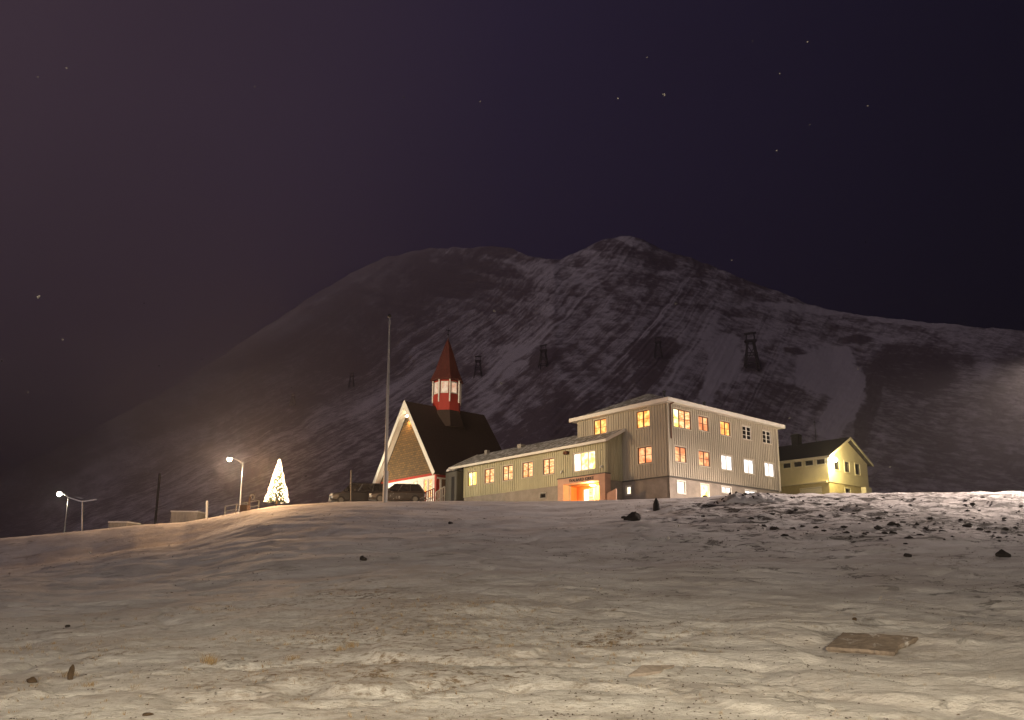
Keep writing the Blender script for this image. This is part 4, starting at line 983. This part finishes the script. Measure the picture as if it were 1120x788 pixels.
put('frozen_clod', rock_mesh('r', 18, .06, .04, .035, M['peat']), 162, 783, 'flat brown clod at the bottom edge left', 'clod', dz=.01)
put('frozen_clod', rock_mesh('r', 19, .05, .04, .04, M['peat']), 935, 697-18, 'small brown clod just above the stone slab', 'clod', dz=.01)
rocks = [rock_mesh('rock_shape', 30+i, .20, .16, .12, M['rock']) for i in range(6)]
rg = random.Random(12); n = 0
for i in range(235):
    px = 765+355*rg.random()**.85; py = 543+rg.random()**1.6*45
    if rg.random() < .5: py = 578+rg.gauss(0, 7)*(1 if px > 850 else .6)
    if px < 860 and py > 590: continue
    sc = .16+.75*rg.random()**3.2
    put('stone', rocks[i % 6], px, py, 'dark stone among many half buried in the snow right of the houses', 'stone', 'dark stones on the right hand plateau', rg.random()*6, -.03*sc, sc, 12, 54)
# snow heap beside the last basement windows
q = on_ground(832, 547, 30, 54)+Vector((0, .5, 0)); rg = random.Random(5)
def heap_h(x, y):
    e_ = np.clip(1-(x/2.6)**2-(y/1.1)**2, 0, 1)
    return e_**.6*(.34+.42*(fbm(x*.9+4, y*.9, 3, 91)-.5)+.20*(fbm(x*3.4, y*3.4, 4, 92)-.5))-.10
hx, hy = np.meshgrid(np.linspace(-2.8, 2.8, 120), np.linspace(-1.3, 1.3, 60)); hh = heap_h(hx, hy)
one = np.ones_like(hx)
gzz = ground_h(hx+q.x, hy+q.y)-q.z
o = grid_mesh('snow_heap', hx, hy, gzz+hh, [GM], {'stony': one*.45, 'grassy': one*0}); o.location = q
tag(o, 'heap of cleared snow and rubble in front of the last basement window', 'snow heap')
for i in range(30):
    x = rg.uniform(-2.2, 2.2); y = rg.uniform(-.9, .2); o = bpy.data.objects.new('rubble_stone', rocks[i % 6]); COL.objects.link(o)
    z = float(heap_h(np.array([x]), np.array([y]))[0])+gz(x+q.x, y+q.y)
    o.location = Vector((q.x+x, q.y+y, z-.0)); s_ = rg.uniform(.2, .6); o.scale = (s_*1.2, s_, s_*.8); o.rotation_euler = (rg.random(), rg.random(), rg.random()*6)
    tag(o, 'dark stone lying on the heap of cleared snow', 'stone', 'stones on the snow heap')

# big slab
def slab_obj(name, pts_px, thick, m, label, cat, lift=.10, tilt=0):
    P_ = [on_ground(x, y, 3, 40)+Vector((0, 0, lift)) for x, y in pts_px]
    c = sum(P_, Vector())/len(P_); n = len(P_); nn = 10
    bm = bmesh.new(); rg = random.Random(4); ringp = []
    for i in range(n):
        a, b_ = P_[i], P_[(i+1) % n]
        for j in range(nn):
            q = a.lerp(b_, j/nn); q = q+Vector((rg.uniform(-.012, .012), rg.uniform(-.012, .012), rg.uniform(-.004, .004))) - c; ringp.append(q)
    top = [bm.verts.new(q) for q in ringp]; low = [bm.verts.new(q*1.012-Vector((0, 0, thick*.45))) for q in ringp]; bot = [bm.verts.new(q*.94-Vector((0, 0, thick))) for q in ringp]
    N = len(top)
    for i in range(N):
        j = (i+1) % N; bm.faces.new((top[j], top[i], low[i], low[j])); bm.faces.new((low[j], low[i], bot[i], bot[j]))
    bm.faces.new(top); bm.faces.new(bot)
    bmesh.ops.triangulate(bm, faces=[f for f in bm.faces if len(f.verts) > 4])
    bmesh.ops.recalc_face_normals(bm, faces=bm.faces)
    me = bpy.data.meshes.new(name); bm.to_mesh(me); bm.free(); me.materials.append(m)
    o = bpy.data.objects.new(name, me); COL.objects.link(o); o.location = c; return tag(o, label, cat)
slab_obj('stone_slab', [(904, 713), (922, 697), (960, 699), (1004, 702), (983, 712), (979, 719), (950, 716)], .085, mat('brown_sandstone', (.20, .16, .13), .85, .35, 7, (1, 2.5, 1), bump=1.0, snow=.10, snowscale=3), 'flat brown stone slab lying on the snow at the lower right', 'slab', lift=.07)
slab_obj('stone_slab', [(688, 741), (702, 731), (738, 730), (722, 737)], .04, mat('pale_sandstone', (.30, .255, .225), .85, .2, 7, (1, 2.5, 1), bump=.6), 'smaller pale slab mostly drifted over, left of the brown one', 'slab', lift=.03)

# dead grass
rg = random.Random(8); gm = MB()
def tuft(p, n, h, spread):
    for _ in range(n):
        a = rg.random()*math.tau; r_ = rg.random()*spread; b0 = p+Vector((math.cos(a)*r_, math.sin(a)*r_, -.01)); hh = h*rg.uniform(.4, 1.1)
        ln = Vector((rg.uniform(-.5, .5), rg.uniform(-.4, .4), 1))*hh; w_ = Vector((.0022, 0, 0)) if rg.random() < .5 else Vector((.0016, .0016, 0))
        gm.add([b0-w_, b0+w_, b0+ln*.6+w_*.6, b0+ln+Vector((ln.x*.4, 0, -.1*hh)), b0+ln*.6-w_*.6], [(0, 1, 2, 4), (4, 2, 3)])
cands = []
while len(cands) < 1900:
    X = rg.uniform(-9, 9); Y = rg.uniform(6.5, 19)
    if abs(X) > Y*.8: continue
    dn = float(fbm(np.array([X*.5]), np.array([Y*.8]), 3, 99)[0]); wgt = max(0, 1-abs(Y-12)/7)*(1 if X < 2 else .45)
    if rg.random() < wgt*max(0, (dn-.38)*4): cands.append((X, Y))
xs_ = np.array([c[0] for c in cands]); ys_ = np.array([c[1] for c in cands]); zs_ = ground_h(xs_, ys_)
for X, Y, Z in zip(xs_, ys_, zs_): tuft(Vector((X, Y, Z)), rg.randint(3, 9), rg.uniform(.03, .085), rg.uniform(.02, .10))
for (x, y, h) in ((228, 724, .17), (232, 727, .14), (78, 740, .12), (100, 750, .08), (385, 708, .13), (372, 712, .1), (320, 722, .1)): tuft(on_ground(x, y, 4, 30), 60, h, .11)
tag(gm.build('dead_grass', mat('dead_grass_blades', (.27, .19, .10), .8, .3, 6)), 'sparse dead grass poking through thin snow', 'grass', kind='stuff')

# gravel blown clear of snow
gv = MB(); rg = random.Random(77); pts = []
while len(pts) < 5200:
    Y = 5.5+rg.random()**1.5*34; X = rg.uniform(-.75, .75)*Y; a_ = X/Y
    dn = float(fbm(np.array([X*.45]), np.array([Y*.6]), 3, 205)[0])
    wgt = (.35+.65*max(0, min(1, (a_+.1)/.4)))*max(0, (dn-.42)*5)
    if rg.random() < wgt: pts.append((X, Y))
gx = np.array([p[0] for p in pts]); gy = np.array([p[1] for p in pts]); gzv = ground_h(gx, gy)
for X, Y, Z in zip(gx, gy, gzv):
    r_ = rg.uniform(.005, .016)*(.6+Y*.055); a = rg.random()*6.28; el = rg.uniform(.9, 1.9)
    c_, s2 = math.cos(a), math.sin(a)
    q4 = [(X+c_*r_*el, Y+s2*r_*el, Z), (X-s2*r_, Y+c_*r_, Z), (X-c_*r_*el, Y-s2*r_*el, Z), (X+s2*r_, Y-c_*r_, Z), (X+rg.uniform(-.4, .4)*r_, Y, Z+r_*rg.uniform(.4, 1.0))]
    gv.add(q4, [(0, 1, 4), (1, 2, 4), (2, 3, 4), (3, 0, 4)])
tag(gv.build('gravel', mat('brown_gravel', (.075, .055, .042), .9, .5, 4)), 'scattered gravel and earth crumbs on the thin snow', 'gravel', kind='stuff')

# ================================================================== CABLEWAY TRESTLES ON THE MOUNTAIN
M['trestle'] = mat('weathered_trestle_timber', (.085, .072, .072), .9, .2, 2)
def trestle_parts():
    r = empty('cableway_trestle', (0, 0, 0)); h = 30
    for sx in (-1, 1):
        for sy in (-1, 1):
            k = MB(); k.bar((sx*6, sy*5, -4), (sx*2.6, sy*2.2, h*.72), 1.1); k.build('leg', M['trestle'], r)
    k = MB()
    for f in (.05, .35, .7):
        a_ = 6-(6-2.6)*f/.72*.72; b_ = 5-(5-2.2)*f
        z = h*f*.98; k.bar((-a_, -b_, z), (a_, -b_, z), .8); k.bar((-a_, b_, z), (a_, b_, z), .8); k.bar((-a_, -b_, z), (-a_, b_, z), .7); k.bar((a_, -b_, z), (a_, b_, z), .7)
    k.bar((-5, -4.5, 2), (3.6, -3, h*.6), .6); k.bar((5, -4.5, 2), (-3.6, -3, h*.6), .6); k.build('bracing', M['trestle'], r)
    k = MB(); k.box((-5, -2.5, h*.72), (5, 2.5, h*.77)); k.build('platform', M['trestle'], r)
    k = MB(); k.bar((-3.6, 0, h*.76), (-3.2, 0, h*.96), .8); k.bar((3.6, 0, h*.76), (3.2, 0, h*.96), .8); k.bar((-5, 0, h*.96), (5, 0, h), 1.6); k.build('cable_beam', M['trestle'], r)
    return r
T0 = trestle_parts(); first = True
for (x, y, hpx, lab) in [(819, 402, 38, 'tallest black cableway trestle, on the slope above the yellow house'), (594, 402, 24, 'black cableway trestle on the streaked slope above the entrance'), (523, 412, 22, 'black cableway trestle just right of the church spire'),
                         (718, 392, 22, 'squat dark trestle on the rocky patch above the main house roof'), (385, 424, 16, 'faint cableway trestle in the haze left of the flagpole top'), (321, 444, 13, 'fainter and leftmost cableway trestle in the haze')]:
    q = on_mountain(x, y); o = T0 if first else copy_tree(T0); first = False
    s_ = hpx/808*q.y/30; o.location = q-Vector((0, 6, .5)); o.scale = (s_*1.0,)*3; o.rotation_euler = (0, 0, R(random.uniform(-25, 25)))
    tag(o, lab, 'trestle', 'cableway trestles on the mountain')

# ================================================================== FALLING SNOW AND HAZE
rg = random.Random(22); k = MB()
for i in range(60):
    Y = 3.0+rg.random()**1.5*7; X = rg.uniform(-.8, .8)*Y; Z = Y*rg.uniform(-.1, .85)
    if Z < gz(X, Y)+.2: continue
    r_ = rg.uniform(.002, .0048)*(1+Y*.05)
    for _ in range(3): k.ball((X+rg.uniform(-r_, r_), Y+rg.uniform(-r_, r_), Z+rg.uniform(-r_, r_)), r_*rg.uniform(.5, .9), 5)
tag(k.build('falling_snow', mat('wet_snowflake', (.06, .056, .056), .9)), 'sparse snowflakes falling through the night air', 'snowflakes', kind='stuff')

hz = MB(); hz.box((-6500, -3500, -20), (6500, 7500, 1250))
ho = hz.build('haze', None) if False else None
me = bpy.data.meshes.new('haze'); me.from_pydata([tuple(v) for v in hz.v], [], hz.f); ho = bpy.data.objects.new('haze', me); COL.objects.link(ho)
hm = bpy.data.materials.new('haze'); hm.use_nodes = True; t = hm.node_tree; t.nodes.clear(); oo = t.nodes.new('ShaderNodeOutputMaterial'); pv = t.nodes.new('ShaderNodeVolumePrincipled')
pv.inputs['Color'].default_value = (.92, .88, .9, 1); pv.inputs['Density'].default_value = .00038; pv.inputs['Anisotropy'].default_value = 0.75
t.links.new(pv.outputs[0], oo.inputs['Volume']); me.materials.append(hm)
tag(ho, 'snow laden night haze', 'haze', kind='stuff')
